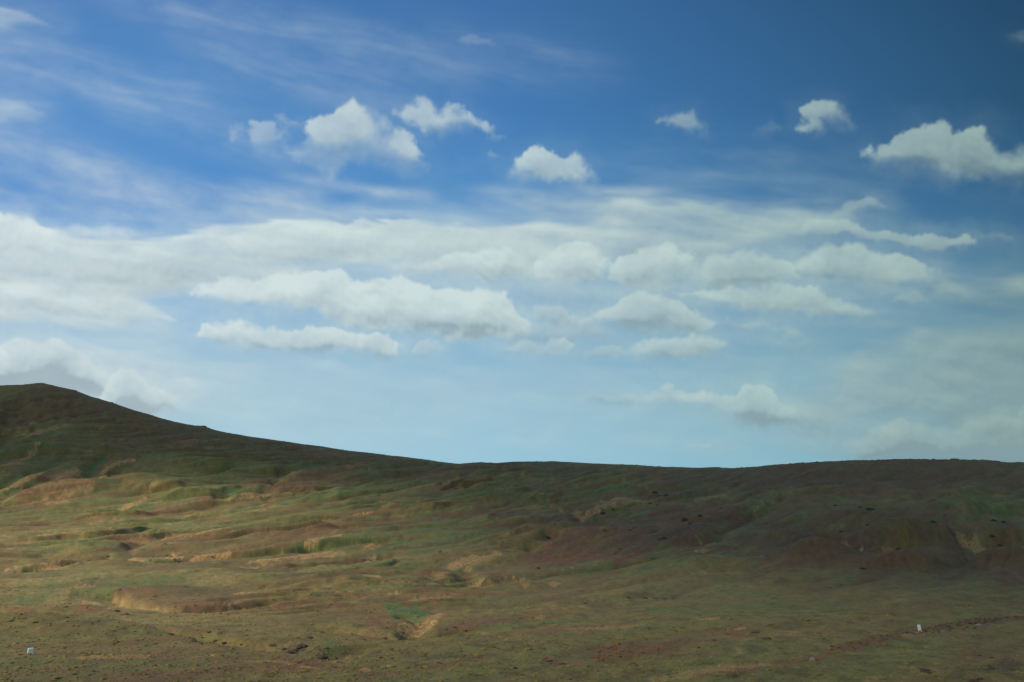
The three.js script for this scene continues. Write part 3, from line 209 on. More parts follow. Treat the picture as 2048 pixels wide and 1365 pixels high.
const PATCHES = [['dark',14.81,5.4,0.55,[[-523.8,-832.1],[-517.1,-906.4],[-431.9,-886.2],[-322.8,-875.8],[-216.2,-880.1],[-118.8,-874.8]]],['grey',9.21,2.8,0.5,[[-544.1,-912.7],[-540.0,-933.6]]],['rust',7.66,4.0,0.7,[[-457.2,-732.1],[-470.5,-762.9]]],['dark',5.11,3.3,0.6,[[-496.5,-826.1],[-543.2,-894.1]]],['rust',3.6,3.3,0.4,[[-468.4,-844.4],[-468.6,-863.0]]],['olive',12.56,4.8,0.6,[[-403.2,-649.9],[-354.0,-708.0],[-268.0,-732.8]]],['green',3.86,4.2,0.5,[[-444.7,-741.0],[-433.4,-793.1],[-419.1,-831.3]]],['green',13.64,5.3,0.45,[[-325.0,-702.2],[-296.5,-807.2],[-241.3,-855.2]]],['green',9.58,5.8,0.5,[[-278.4,-637.9],[-251.5,-668.2],[-222.7,-731.0]]],['green',4.99,6.2,0.7,[[-291.9,-477.3],[-258.5,-524.1],[-205.9,-577.9]]],['green',2.67,4.3,0.5,[[-463.2,-741.1],[-444.5,-755.5]]],['bright',2.38,4.7,0.95,[[-335.5,-653.6],[-351.7,-695.6],[-364.8,-744.3]]],['bright',2.25,5.0,0.7,[[-305.7,-634.2],[-316.0,-666.8]]],['bright',2.03,6.7,0.8,[[-211.0,-616.8],[-206.9,-632.4]]],['bright',1.41,5.8,0.6,[[-196.8,-681.7],[-205.5,-740.4]]],['tan',2.13,4.6,0.9,[[-397.3,-628.9],[-397.3,-665.9],[-409.8,-710.1]]],['tan',2.63,4.8,0.95,[[-346.5,-552.1],[-349.4,-589.3],[-357.1,-623.0],[-361.7,-637.2]]],['tan',1.45,3.8,0.7,[[-485.8,-821.6],[-463.1,-826.6]]],['tan',1.71,4.0,0.85,[[-462.0,-775.9],[-453.4,-814.6]]],['tan',1.75,3.6,0.7,[[-480.8,-817.7],[-478.5,-830.6]]],['rust',8.31,5.0,0.65,[[-326.0,-562.6],[-322.9,-599.5],[-321.7,-624.5]]],['tan',5.55,5.3,0.5,[[-315.5,-545.3],[-302.0,-574.9],[-303.8,-598.0]]],['rust',3.48,4.9,0.5,[[-328.0,-608.6],[-326.8,-633.8]]],['tan',2.26,4.8,0.6,[[-348.7,-645.2],[-343.0,-656.4]]],['tan',1.43,4.9,0.95,[[-333.6,-673.2],[-336.4,-707.7],[-330.3,-722.1]]],['tan',1.31,5.0,0.8,[[-310.1,-624.0],[-310.6,-644.0]]],['tan',0.99,5.0,0.7,[[-314.1,-654.8],[-312.5,-672.0]]],['tan',1.01,4.7,0.6,[[-381.4,-730.1],[-377.3,-739.4]]],['tan',1.35,5.7,0.7,[[-341.3,-818.7],[-309.0,-867.6]]],['tan',0.81,5.6,0.6,[[-310.3,-823.5],[-297.1,-835.6]]],['tan',1.16,3.9,0.5,[[-428.0,-838.1],[-421.7,-851.1]]],['rust',3.78,5.3,0.5,[[-336.5,-568.5],[-310.3,-536.7]]],['tan',1.53,6.0,0.7,[[-247.6,-527.6],[-252.7,-573.5]]],['tan',0.95,6.1,0.7,[[-242.2,-558.0],[-240.6,-573.5]]],['tan',0.89,5.8,0.7,[[-263.7,-593.7],[-260.5,-608.3]]],['rust',3.22,6.8,0.75,[[-226.7,-509.9],[-216.4,-544.2],[-205.9,-577.9]]],['rust',3.9,6.6,0.6,[[-215.2,-575.0],[-211.4,-602.8]]],['tan',0.73,5.8,0.5,[[-287.2,-524.6],[-278.8,-532.5]]],['rust',4.41,6.6,0.8,[[-188.4,-653.3],[-176.5,-723.5],[-154.3,-787.1],[-146.8,-824.2]]],['tan',1.88,5.9,0.5,[[-199.5,-712.4],[-191.6,-747.4]]],['tan',1.53,8.1,0.6,[[-158.7,-784.9],[-146.8,-824.2]]],['tan',1.19,7.3,0.6,[[-195.7,-599.2],[-181.8,-624.8]]],['tan',0.7,7.5,0.5,[[-162.9,-520.2],[-152.7,-549.8]]],['tan',1.3,7.3,0.6,[[-235.6,-468.3],[-228.1,-481.4],[-212.3,-491.2]]],['tan',0.91,8.3,0.6,[[-172.8,-444.0],[-161.3,-471.3]]],['dark',5.73,10.2,0.75,[[-103.0,-833.8],[-37.8,-843.2],[39.2,-852.1],[107.6,-787.8]]],['dark',3.91,9.2,0.5,[[-147.0,-751.1],[-83.8,-796.7]]],['dark',9.9,8.1,0.8,[[130.2,-780.0],[201.5,-700.9],[279.4,-682.6],[387.7,-625.3]]],['dark',8.66,8.0,0.7,[[131.5,-581.9],[211.5,-609.2],[273.5,-584.2],[328.4,-532.0]]],['green',3.32,9.2,0.75,[[-162.9,-585.3],[-130.3,-667.8],[-70.9,-716.6]]],['green',3.19,7.6,0.7,[[-129.6,-536.3],[-87.0,-594.6],[-33.0,-653.3],[28.8,-724.2]]],['green',2.8,7.6,0.6,[[-55.8,-603.9],[-9.4,-654.6]]],['green',2.4,7.7,0.7,[[-86.3,-447.9],[-50.6,-488.0],[-20.7,-540.9]]],['green',2.03,9.5,0.95,[[48.7,-642.4],[93.6,-658.6]]],['bright',1.23,9.8,0.8,[[81.8,-659.4],[100.8,-666.3]]],['green',1.82,9.8,0.6,[[-10.5,-724.2],[29.7,-745.7]]],['rust',2.14,7.6,0.55,[[-104.0,-433.2],[-92.8,-480.6],[-66.4,-497.1],[-38.6,-520.8]]],['dark',2.01,7.8,0.7,[[-50.1,-511.7],[-21.0,-548.7],[12.1,-560.4]]],['dark',2.39,7.8,0.5,[[-87.0,-594.6],[-56.3,-650.5]]],['rust',2.65,9.4,0.6,[[-9.7,-670.1],[28.8,-724.2]]],['dark',0.98,8.1,0.8,[[-1.6,-654.7],[22.5,-668.7]]],['tan',0.8,7.3,0.9,[[-105.7,-514.3],[-90.2,-540.6]]],['tan',1.68,8.3,0.4,[[-13.7,-670.0],[2.5,-687.1]]],['tan',0.61,7.7,0.5,[[-114.8,-476.7],[-100.8,-491.1]]],['tan',0.71,7.7,0.5,[[2.1,-574.5],[22.9,-580.4]]],['dark',1.83,7.8,0.8,[[-31.3,-425.3],[-12.0,-458.2],[16.7,-499.7],[38.3,-509.8]]],['rust',1.47,7.9,0.5,[[-11.9,-453.8],[7.5,-481.6]]],['dark',0.82,7.8,0.85,[[-58.3,-373.8],[-38.0,-391.6],[-16.0,-420.2],[1.6,-441.3]]],['green',1.58,7.7,0.9,[[-53.5,-403.0],[-26.7,-431.8],[-1.1,-469.9]]],['green',1.44,8.0,0.85,[[-44.2,-366.6],[-14.9,-392.8],[3.8,-406.0]]],['green',1.32,7.7,0.7,[[-117.4,-378.3],[-93.4,-420.8],[-68.1,-434.4]]],['tan',1.27,7.4,0.95,[[33.2,-577.0],[40.4,-536.1],[44.0,-518.8],[57.7,-547.3],[68.6,-556.2]]],['tan',1.75,7.8,0.5,[[53.8,-575.4],[80.5,-568.3]]],['bright',1.06,7.5,0.8,[[45.6,-548.6],[52.4,-579.2]]],['bright',1.12,8.8,0.9,[[88.4,-593.5],[94.1,-606.7]]],['tan',1.04,8.1,0.6,[[62.4,-591.2],[93.2,-563.1]]],['rust',1.81,8.6,0.8,[[95.0,-617.2],[100.3,-584.1]]],['dark',2.13,8.7,0.8,[[98.3,-592.6],[108.4,-571.4],[135.4,-598.5]]],['bank',7.53,6.7,0.95,[[7.5,-352.4],[22.1,-389.6],[45.2,-431.9],[74.2,-451.3],[103.7,-462.0],[123.2,-483.4]]],['bank',4.78,7.3,0.95,[[11.1,-335.5],[36.8,-354.0],[63.2,-386.4],[88.3,-395.4]]],['dark',3.34,7.3,0.5,[[27.7,-372.3],[63.2,-386.4],[96.1,-407.9]]],['rust',1.36,8.6,0.5,[[30.8,-412.2],[34.2,-370.6],[36.7,-334.5]]],['dark',1.75,7.6,0.7,[[14.2,-425.8],[33.0,-477.1],[48.1,-516.1]]],['rust',0.87,6.7,0.6,[[61.5,-340.3],[97.1,-344.7]]],['rust',2.86,8.0,0.6,[[88.2,-467.6],[120.4,-507.5]]],['tan',1.4,10.7,0.6,[[-23.2,-317.5],[-12.4,-327.8],[-4.8,-341.8]]],['rust',0.9,11.5,0.8,[[-8.9,-279.2],[-2.4,-295.1]]],['tan',0.48,10.5,0.8,[[-13.7,-249.6],[-9.8,-261.0],[5.9,-278.8]]],['dark',0.92,11.9,0.6,[[-42.3,-294.5],[-28.9,-299.9],[-16.8,-275.2]]],['green',0.75,10.5,0.9,[[11.0,-284.1],[31.9,-307.5],[56.0,-320.7]]],['olive',2.68,10.2,0.7,[[11.1,-249.8],[59.2,-268.1]]],['umber',8.66,6.8,0.8,[[111.2,-437.7],[131.4,-383.7],[165.7,-383.2],[200.7,-384.2]]],['umber',3.89,6.3,0.8,[[91.0,-323.8],[120.6,-302.4],[146.4,-283.4],[164.9,-273.0]]],['umber',10.73,7.6,0.6,[[126.6,-644.8],[230.1,-661.1],[287.0,-612.2],[337.5,-546.3]]],['rust',3.13,8.1,0.55,[[121.1,-537.1],[140.9,-494.1]]],['rust',3.46,8.7,0.5,[[203.8,-517.3],[234.7,-516.4]]],['rust',4.3,8.0,0.4,[[141.1,-440.8],[176.9,-471.7]]],['green',3.19,8.0,0.7,[[233.1,-454.3],[255.8,-455.7],[258.9,-425.5]]],['bright',1.23,7.8,0.5,[[241.3,-430.5],[253.9,-434.1]]],['green',1.67,7.5,0.4,[[131.8,-412.7],[171.0,-423.6]]],['green',1.76,8.9,0.6,[[115.5,-540.7],[139.7,-558.9]]],['tan',1.02,8.7,0.5,[[118.3,-538.9],[137.9,-539.5]]],['dark',3.59,6.4,0.8,[[93.4,-306.8],[122.4,-346.5],[125.6,-314.4]]],['rust',0.99,6.7,0.5,[[106.3,-323.6],[114.5,-305.0],[117.1,-289.7]]],['dark',3.39,6.3,0.8,[[139.3,-337.7],[169.7,-358.6],[167.2,-315.1]]],['umber',0.99,6.2,0.9,[[146.5,-311.3],[146.6,-290.2],[144.1,-277.6]]],['rust',1.99,6.6,0.6,[[153.7,-371.2],[167.6,-372.5]]],['rust',0.93,7.1,0.6,[[113.1,-284.0],[132.8,-273.2]]],['tan',0.68,6.2,0.8,[[137.1,-363.0],[135.9,-344.2],[131.1,-322.0]]],['tan',0.87,6.3,0.9,[[129.5,-316.9],[135.8,-328.7]]],['tan',0.54,6.2,0.5,[[134.4,-317.5],[148.1,-322.4]]],['tan',1.34,6.0,0.75,[[175.5,-332.0],[175.3,-322.8],[175.8,-316.3]]],['rust',3.22,6.1,0.7,[[194.0,-348.4],[186.7,-327.3]]],['bright',1.3,6.1,0.8,[[163.3,-295.2],[177.1,-306.5],[192.4,-319.2]]],['tan',0.53,6.1,0.6,[[161.5,-286.2],[178.3,-296.6]]],['dark',3.55,6.8,0.8,[[200.2,-344.9],[214.9,-355.1]]],['dark',2.32,6.3,0.8,[[141.1,-264.6],[157.8,-274.3],[159.6,-264.6]]],['rust',0.94,6.9,0.6,[[141.2,-256.6],[156.2,-263.7]]],['dark',1.25,7.2,0.6,[[55.3,-339.5],[83.4,-331.4],[98.7,-312.0]]],['tan',0.64,7.3,0.7,[[73.0,-337.6],[79.7,-340.5]]],['tan',0.6,6.5,0.3,[[107.6,-380.8],[127.6,-385.9]]],['rust',0.71,8.3,0.4,[[128.4,-270.7],[129.1,-262.7]]],['peatAndShade',0.67,6.3,0.6,[[108.8,-342.7],[124.8,-353.2],[130.4,-340.7],[126.9,-315.3]]],['peatAndShade',0.87,6.5,0.6,[[149.4,-356.4],[174.7,-378.1],[182.4,-362.3],[170.4,-320.9],[156.9,-291.6]]],['peatAndShade',0.6,6.1,0.65,[[126.7,-304.0],[142.5,-310.5],[146.9,-294.2],[142.3,-274.3]]],['umber',1.22,6.4,0.6,[[118.4,-325.2],[121.6,-309.1]]],['peatAndShade',0.91,7.3,0.4,[[19.2,-425.2],[45.9,-493.5],[73.3,-519.1]]],['peatAndShade',0.77,6.5,0.5,[[44.3,-347.7],[67.7,-373.8],[92.0,-411.3],[118.7,-455.8]]],['green',3.56,8.4,0.7,[[-232.7,-382.9],[-210.3,-429.1],[-169.5,-456.1],[-129.5,-511.5]]],['green',2.4,9.9,0.8,[[-198.0,-327.0],[-185.4,-346.5],[-178.0,-373.6]]],['tan',0.81,10.1,0.7,[[-237.1,-390.0],[-220.2,-385.0],[-216.6,-407.8]]],['tan',0.75,10.3,0.4,[[-206.9,-344.6],[-204.0,-357.3]]],['tan',0.8,10.6,0.9,[[-157.3,-256.1],[-155.1,-267.7],[-152.4,-289.3],[-146.2,-316.0]]],['rust',0.98,10.9,0.6,[[-166.4,-270.7],[-164.0,-277.3]]],['rust',1.87,8.9,0.9,[[-171.1,-363.8],[-157.8,-350.0],[-164.0,-377.0]]],['tan',0.76,9.1,0.7,[[-175.9,-367.1],[-172.1,-375.1],[-168.3,-391.8]]],['tan',0.9,8.4,0.95,[[-144.0,-319.3],[-136.7,-328.9],[-135.9,-341.4],[-131.9,-338.9]]],['tan',0.9,8.1,0.95,[[-126.6,-333.0],[-121.6,-346.5],[-117.2,-351.7]]],['rust',0.69,8.6,0.7,[[-148.0,-332.4],[-146.0,-345.8]]],['tan',0.93,7.8,0.9,[[-120.3,-354.5],[-116.9,-363.2]]],['tan',0.49,8.3,0.7,[[-149.3,-363.5],[-146.8,-370.5]]],['tan',0.63,7.9,0.5,[[-141.3,-382.2],[-132.0,-394.6]]],['rust',2.14,7.7,0.85,[[-118.8,-362.6],[-110.1,-400.1],[-97.7,-428.2],[-81.9,-453.2]]],['rust',1.73,7.7,0.5,[[-111.6,-442.4],[-89.7,-465.0]]],['tan',0.76,7.7,0.9,[[-94.3,-384.7],[-87.6,-405.9],[-81.5,-423.5]]],['dark',1.06,8.0,0.6,[[-155.8,-378.9],[-139.6,-409.8],[-120.2,-435.8]]],['tan',0.8,8.6,0.55,[[-174.9,-386.1],[-167.1,-405.5],[-154.8,-445.5]]],['tan',1.11,8.1,0.9,[[-99.7,-322.7],[-92.7,-338.5],[-80.4,-354.6],[-72.2,-365.6]]],['tan',0.98,7.7,0.9,[[-68.6,-381.2],[-61.9,-395.7]]],['rust',0.87,8.6,0.9,[[-66.7,-338.5],[-58.9,-351.4]]],['rust',0.63,9.1,0.7,[[-91.2,-333.1],[-76.2,-336.6],[-68.6,-338.1]]],['tan',0.67,8.2,0.8,[[-59.9,-351.2],[-57.7,-359.0]]],['bright',1.03,7.6,0.7,[[-58.2,-402.2],[-54.1,-416.6]]],['tan',0.5,10.3,0.6,[[-98.1,-306.2],[-91.0,-312.8]]],['green',0.73,9.3,0.8,[[-143.2,-326.1],[-117.8,-320.2],[-101.6,-341.6]]],['green',0.76,11.6,0.9,[[-82.9,-259.7],[-71.2,-285.8],[-54.8,-306.5],[-33.0,-321.6]]],['dark',1.39,10.5,0.75,[[-119.9,-277.7],[-115.3,-303.9],[-102.5,-293.2]]],['dark',1.26,8.9,0.55,[[-117.8,-320.2],[-105.5,-328.8]]],['dark',1.1,12.5,0.65,[[-92.0,-272.9],[-85.1,-287.2],[-75.1,-301.1]]],['rust',0.45,12.5,0.6,[[-113.7,-263.5],[-109.7,-272.8]]],['dark',0.51,11.8,0.5,[[-144.2,-239.7],[-127.2,-245.0],[-107.7,-234.3]]],['dark',0.9,10.5,0.6,[[-116.0,-221.4],[-104.5,-221.9]]],['green',0.8,10.8,0.9,[[-104.8,-209.7],[-100.2,-223.9],[-93.6,-243.9],[-83.8,-253.2]]],['olive',1.09,10.3,0.6,[[-94.3,-249.4],[-77.4,-242.7]]],['dark',1.53,11.2,0.7,[[-96.8,-208.4],[-85.4,-201.8],[-71.5,-196.2],[-65.3,-209.1]]],['rust',0.94,10.8,0.6,[[-87.2,-192.9],[-71.8,-177.6],[-63.3,-174.1]]],['rust',0.55,11.1,0.95,[[-63.7,-167.4],[-60.2,-171.3],[-57.0,-173.7]]],['tan',0.39,11.3,0.7,[[-65.2,-201.4],[-62.8,-205.2]]],['tan',0.47,10.8,0.6,[[-58.6,-178.4],[-56.9,-182.9]]],['rust',0.31,11.1,0.7,[[-70.0,-166.2],[-60.7,-159.7]]],['tan',1.02,11.0,0.75,[[-86.1,-171.1],[-76.9,-168.5],[-67.4,-164.6]]],['green',0.69,11.1,0.8,[[-105.0,-192.3],[-100.3,-203.3],[-86.9,-185.2]]],['bright',0.57,10.9,0.4,[[-99.2,-171.2],[-89.0,-165.3]]],['tan',0.33,10.5,0.8,[[-109.1,-210.9],[-106.3,-217.6]]],['tan',0.38,11.2,0.5,[[-99.7,-186.7],[-95.7,-185.5]]],['green',0.56,11.0,0.7,[[-103.4,-176.5],[-85.9,-161.4],[-80.4,-173.8]]],['tan',0.76,10.3,0.4,[[-124.5,-207.7],[-121.0,-218.7]]],['rust',0.5,10.9,0.9,[[-91.7,-153.9],[-82.0,-142.1],[-74.8,-136.6]]],['rust',0.4,10.9,0.9,[[-72.5,-141.3],[-73.4,-148.0],[-71.0,-149.2]]],['rust',0.26,9.9,0.9,[[-61.6,-129.0],[-60.0,-129.7],[-57.0,-125.6]]],['tan',0.37,10.0,0.5,[[-61.6,-133.9],[-60.8,-137.2]]],['rust',0.34,10.9,0.7,[[-52.2,-177.8],[-46.0,-182.0],[-42.7,-190.6]]],['dark',1.46,11.4,0.5,[[-65.6,-241.2],[-57.2,-260.4],[-45.4,-272.5]]],['olive',1.14,10.8,0.5,[[-66.4,-216.7],[-51.4,-228.7]]],['rust',0.6,10.5,0.4,[[-79.4,-232.0],[-66.9,-235.9]]],['umber',0.45,9.9,0.7,[[56.0,-117.3],[63.5,-122.4],[72.1,-127.5],[78.2,-130.2]]],['umber',20.23,3.7,0.45,[[-536.2,-850.5],[-517.1,-906.4],[-426.9,-876.4],[-317.4,-861.6],[-211.3,-860.7]]],['sunlitGrass',2.26,9.5,0.6,[[-231.2,-380.6],[-218.7,-407.3],[-193.5,-426.0]]],['sunlitGrass',1.45,10.9,0.6,[[-132.8,-221.1],[-124.0,-233.8],[-113.1,-252.1]]],['sunlitGrass',0.93,10.9,0.6,[[-93.9,-174.2],[-80.7,-172.3],[-68.5,-169.5]]],['sunlitGrass',1.1,10.4,0.55,[[-92.3,-244.4],[-79.7,-245.3]]],['sunlitGrass',1.06,11.3,0.5,[[-108.6,-181.7],[-105.1,-190.5]]],['sunlitGrass',1.36,9.3,0.4,[[-186.3,-308.0],[-169.3,-331.6]]],['sunlitGrass',0.95,11.6,0.5,[[-77.6,-284.4],[-58.4,-306.1]]],['sunlitGrass',0.78,10.7,0.4,[[-60.2,-139.5],[-52.9,-150.8],[-43.3,-160.6]]],['tan',0.27,11.3,0.9,[[-31.5,-212.3],[-28.2,-215.8]]],['tan',0.32,11.2,0.8,[[-23.9,-200.4],[-15.0,-206.8]]],['rust',0.31,11.0,0.6,[[-30.1,-195.6],[-17.0,-202.5],[-12.6,-207.0]]],['bright',0.83,11.1,0.95,[[-26.2,-177.2],[-20.1,-169.6],[-16.4,-166.6]]],['tan',0.56,10.2,0.9,[[-18.4,-141.8],[-15.5,-145.6],[-13.7,-153.2],[-13.7,-163.5]]],['rust',0.7,9.9,0.8,[[-26.4,-149.6],[-19.2,-141.7]]],['rust',0.53,9.4,0.65,[[-24.1,-128.5],[-18.6,-122.0]]],['tan',0.21,9.6,0.9,[[-17.0,-125.8],[-14.8,-128.4]]],['dark',0.72,9.9,0.55,[[-11.5,-138.3],[-5.5,-147.2],[2.4,-156.7]]],['rust',0.46,10.1,0.5,[[-10.2,-142.6],[-2.1,-151.9]]],['tan',0.29,10.5,0.6,[[4.1,-154.7],[6.0,-157.6]]],['green',0.6,10.7,0.7,[[-22.6,-190.2],[-7.4,-197.8],[8.9,-200.3]]],['green',0.27,10.0,0.8,[[-13.3,-132.4],[-5.1,-138.6],[6.6,-149.0],[20.4,-155.4]]],['bright',0.21,11.1,0.7,[[22.3,-169.4],[32.7,-172.5]]],['tan',0.47,10.1,0.8,[[11.1,-249.8],[14.0,-254.4]]],['dark',0.58,10.7,0.6,[[7.8,-239.0],[16.2,-238.6],[26.5,-256.6]]],['dark',0.52,11.0,0.75,[[27.7,-209.7],[37.2,-208.1],[46.3,-200.5]]],['dark',0.46,10.9,0.7,[[9.7,-192.6],[21.6,-189.1]]],['tan',0.3,10.5,0.5,[[2.3,-243.8],[5.1,-243.8]]],['green',0.41,9.6,0.8,[[-24.4,-110.5],[-21.7,-109.8]]],['tan',0.2,9.5,0.9,[[-20.6,-101.1],[-19.8,-106.2]]],['rust',0.31,9.6,0.7,[[-52.0,-124.2],[-46.0,-120.0],[-41.8,-116.1]]],['peatAndShade',0.21,9.8,0.8,[[-54.6,-128.5],[-52.7,-127.5]]],['rust',0.3,9.3,0.6,[[-44.9,-117.2],[-40.5,-114.3]]],['peatAndShade',0.23,9.6,0.7,[[-34.9,-111.2],[-29.2,-109.4],[-23.0,-104.3]]],['peatAndShade',0.27,9.6,0.8,[[-28.9,-108.1],[-25.9,-108.8]]],['peatAndShade',0.25,9.2,0.8,[[-23.3,-100.5],[-21.7,-100.9]]],['rust',0.28,7.5,0.65,[[-29.8,-95.3],[-27.3,-96.1],[-21.6,-88.9],[-16.0,-86.2],[-12.0,-82.8]]],['tan',0.11,7.7,0.7,[[-27.8,-90.9],[-24.0,-90.1],[-19.0,-86.3]]],['tan',0.16,6.7,0.7,[[-14.9,-87.1],[-13.9,-85.8]]],['tan',0.16,8.6,0.8,[[-43.9,-87.4],[-42.5,-89.8],[-38.3,-92.2]]],['rust',0.18,8.8,0.5,[[-49.4,-89.3],[-43.2,-91.2],[-28.9,-92.5]]],['peatAndShade',0.18,8.1,0.6,[[-11.3,-96.2],[-6.9,-97.1],[-1.9,-97.8]]],['peatAndShade',0.12,8.6,0.7,[[-18.8,-100.9],[-13.8,-98.4]]],['peatAndShade',0.34,7.3,0.5,[[3.0,-92.4],[5.0,-91.5]]],['peatAndShade',0.2,6.1,0.5,[[-1.2,-84.4],[1.2,-83.7]]],['rust',0.21,9.2,0.75,[[8.5,-95.6],[11.2,-99.2],[16.2,-101.9],[20.0,-103.6]]],['rust',0.42,9.7,0.5,[[-0.3,-133.1],[9.9,-135.9],[18.6,-141.8]]],['tan',0.2,9.8,0.5,[[8.3,-136.0],[17.3,-138.5],[21.8,-141.3]]],['tan',0.19,10.1,0.8,[[30.3,-147.0],[35.6,-147.7]]],['tan',0.18,9.8,0.8,[[30.4,-129.6],[35.7,-132.4]]],['rust',0.71,9.6,0.7,[[27.7,-118.1],[35.4,-123.5]]],['peatAndShade',0.24,9.6,0.6,[[34.1,-123.9],[35.8,-125.0]]],['dark',0.5,9.5,0.5,[[32.2,-108.5],[36.7,-110.6]]],['dark',0.59,9.8,0.5,[[39.9,-128.6],[43.6,-130.8]]],['green',0.87,11.1,0.6,[[26.5,-165.3],[47.8,-172.6],[70.2,-178.2]]],['green',0.27,9.6,0.5,[[22.6,-104.4],[33.0,-106.9]]],['bright',0.39,10.9,0.5,[[54.4,-204.2],[64.0,-204.4]]],['dark',0.66,11.1,0.4,[[57.2,-157.3],[70.5,-164.7]]],['olive',2.76,11.0,0.4,[[38.6,-238.8],[72.1,-214.1],[96.2,-188.0]]],['rust',0.28,7.6,0.8,[[16.5,-81.1],[19.4,-83.6],[25.9,-87.7],[31.0,-90.8]]],['tan',0.27,7.0,0.6,[[12.6,-80.3],[18.0,-83.9],[20.5,-85.9],[25.9,-87.7]]],['rust',0.52,9.4,0.95,[[32.6,-92.2],[40.6,-101.5],[50.1,-112.0],[55.3,-116.0]]],['peatAndShade',0.45,9.9,0.0,[[56.0,-117.3],[63.5,-122.4],[72.1,-127.5],[78.2,-130.2]]],['tan',0.19,9.5,0.6,[[49.0,-109.5],[54.0,-113.3]]],['dark',0.49,8.8,0.5,[[50.6,-94.0],[50.9,-87.2]]],['peatAndShade',0.39,8.7,0.9,[[42.7,-78.0],[46.1,-78.6]]],['rust',0.17,8.3,0.7,[[46.0,-81.5],[47.6,-81.1]]],['peatAndShade',0.16,6.4,0.7,[[37.2,-79.6],[37.1,-76.7]]],['rust',0.24,4.1,0.7,[[37.8,-73.1],[38.6,-70.0]]],['dark',0.12,8.8,0.7,[[47.3,-86.2],[47.0,-89.3]]]];
const NK = KR[0].length;
const cat = (a, b, c, d, t) => .5 * (2 * b + (c - a) * t + (2 * a - 5 * b + 4 * c - d) * t * t + (3 * b - a - 3 * c + d) * t * t * t);
function along(L, u) { const n = L.length, i = Math.min(Math.max(Math.floor(u), 0), n - 2), t = u - i; return cat(L[Math.max(i - 1, 0)], L[i], L[i + 1], L[Math.min(i + 2, n - 1)], t); }
const at0 = (M, k, i) => M[clamp(i, 0, M.length - 1)][k];
function profile(A) {                                    // heights and distances in direction A (degrees right of straight ahead)
  const u = clamp((A + 41) / 2, 0, KR.length - 1), i = Math.min(Math.floor(u), KR.length - 2), t = u - i, rs = [], hs = [];
  for (let k = 0; k < NK; k++) {
    rs.push(cat(at0(KR, k, i - 1), at0(KR, k, i), at0(KR, k, i + 1), at0(KR, k, i + 2), t));
    hs.push(cat(at0(KH, k, i - 1), at0(KH, k, i), at0(KH, k, i + 1), at0(KH, k, i + 2), t));
  }
  const v = clamp((A + 41) / .25, 0, CREST.length - 1), j = Math.min(Math.floor(v), CREST.length - 2), f = v - j;
  const Rc = mix(CREST[j][0], CREST[j + 1][0], f), Hc = mix(CREST[j][1], CREST[j + 1][1], f);
  rs[NK - 1] = Rc; hs[NK - 1] = Hc;
  rs.push(Rc * 1.12, Rc * 1.6, 4500, 16000); hs.push(Hc - 6, Hc * .6, 30, 10);
  return [rs, hs];
}
for (const g of GULLIES) { const P = g[2]; let L = 0; g.len = P.map((p, i) => (L += i ? Math.hypot(p[0] - P[i - 1][0], p[1] - P[i - 1][1]) : 0)); const m = g[0] * 4; g.box = [Math.min(...P.map((p) => p[0])) - m, Math.max(...P.map((p) => p[0])) + m, Math.min(...P.map((p) => p[1])) - m, Math.max(...P.map((p) => p[1])) + m]; }
const near = { d: 0, s: 0 };
function toLine(P, len, x, z) {
  let best = 1e18, s = 0;
  for (let i = 0; i < P.length - 1; i++) {
    const ax = P[i][0], az = P[i][1], ex = P[i + 1][0] - ax, ez = P[i + 1][1] - az, l2 = ex * ex + ez * ez || 1e-6;
    const t = clamp(((x - ax) * ex + (z - az) * ez) / l2), qx = x - ax - ex * t, qz = z - az - ez * t, d = qx * qx + qz * qz;
    if (d < best) { best = d; s = len ? len[i] + t * Math.sqrt(l2) : 0; }
  }
  near.d = Math.sqrt(best); near.s = s; return near;
}
function swell(x, z) {                                   // long rounded swells with sharp creases, running up the slope to the right
  const wx = x + 14 * fbm(x / 70 + 1, z / 70, 3), wz = z + 14 * fbm(x / 70, z / 70 + 5, 3);
  const t = wx * .55 - wz * .83, q = wx * .83 + wz * .55;
  return Math.abs(noise(t / 130 + 4, q / 34)) * 1.2 + .45 * Math.abs(noise(t / 60 - 8, q / 15 + 2));
}
function rill(x, z, r) {                                 // long thin worn lines across the slope, 0..1
  const wx = x + 12 * fbm(x / 55 + 16, z / 55, 3), wz = z + 12 * fbm(x / 55, z / 55 + 12, 3), t = wx * .72 - wz * .69, q = wx * .69 + wz * .72, k = 1 + r / 500;
  const f = 5 * (noise(t / (150 * k) + 3, q / (44 * k) + 8) + .3 * noise(t / (60 * k), q / (22 * k))), u = Math.abs(f - Math.floor(f) - .5);
  return sstep(.10, .02, u) * sstep(-.05, .25, noise(x / 48 - 7, z / 60 + 3)) * sstep(80, 130, r);
}
const step1 = { h: 0, face: 0 };
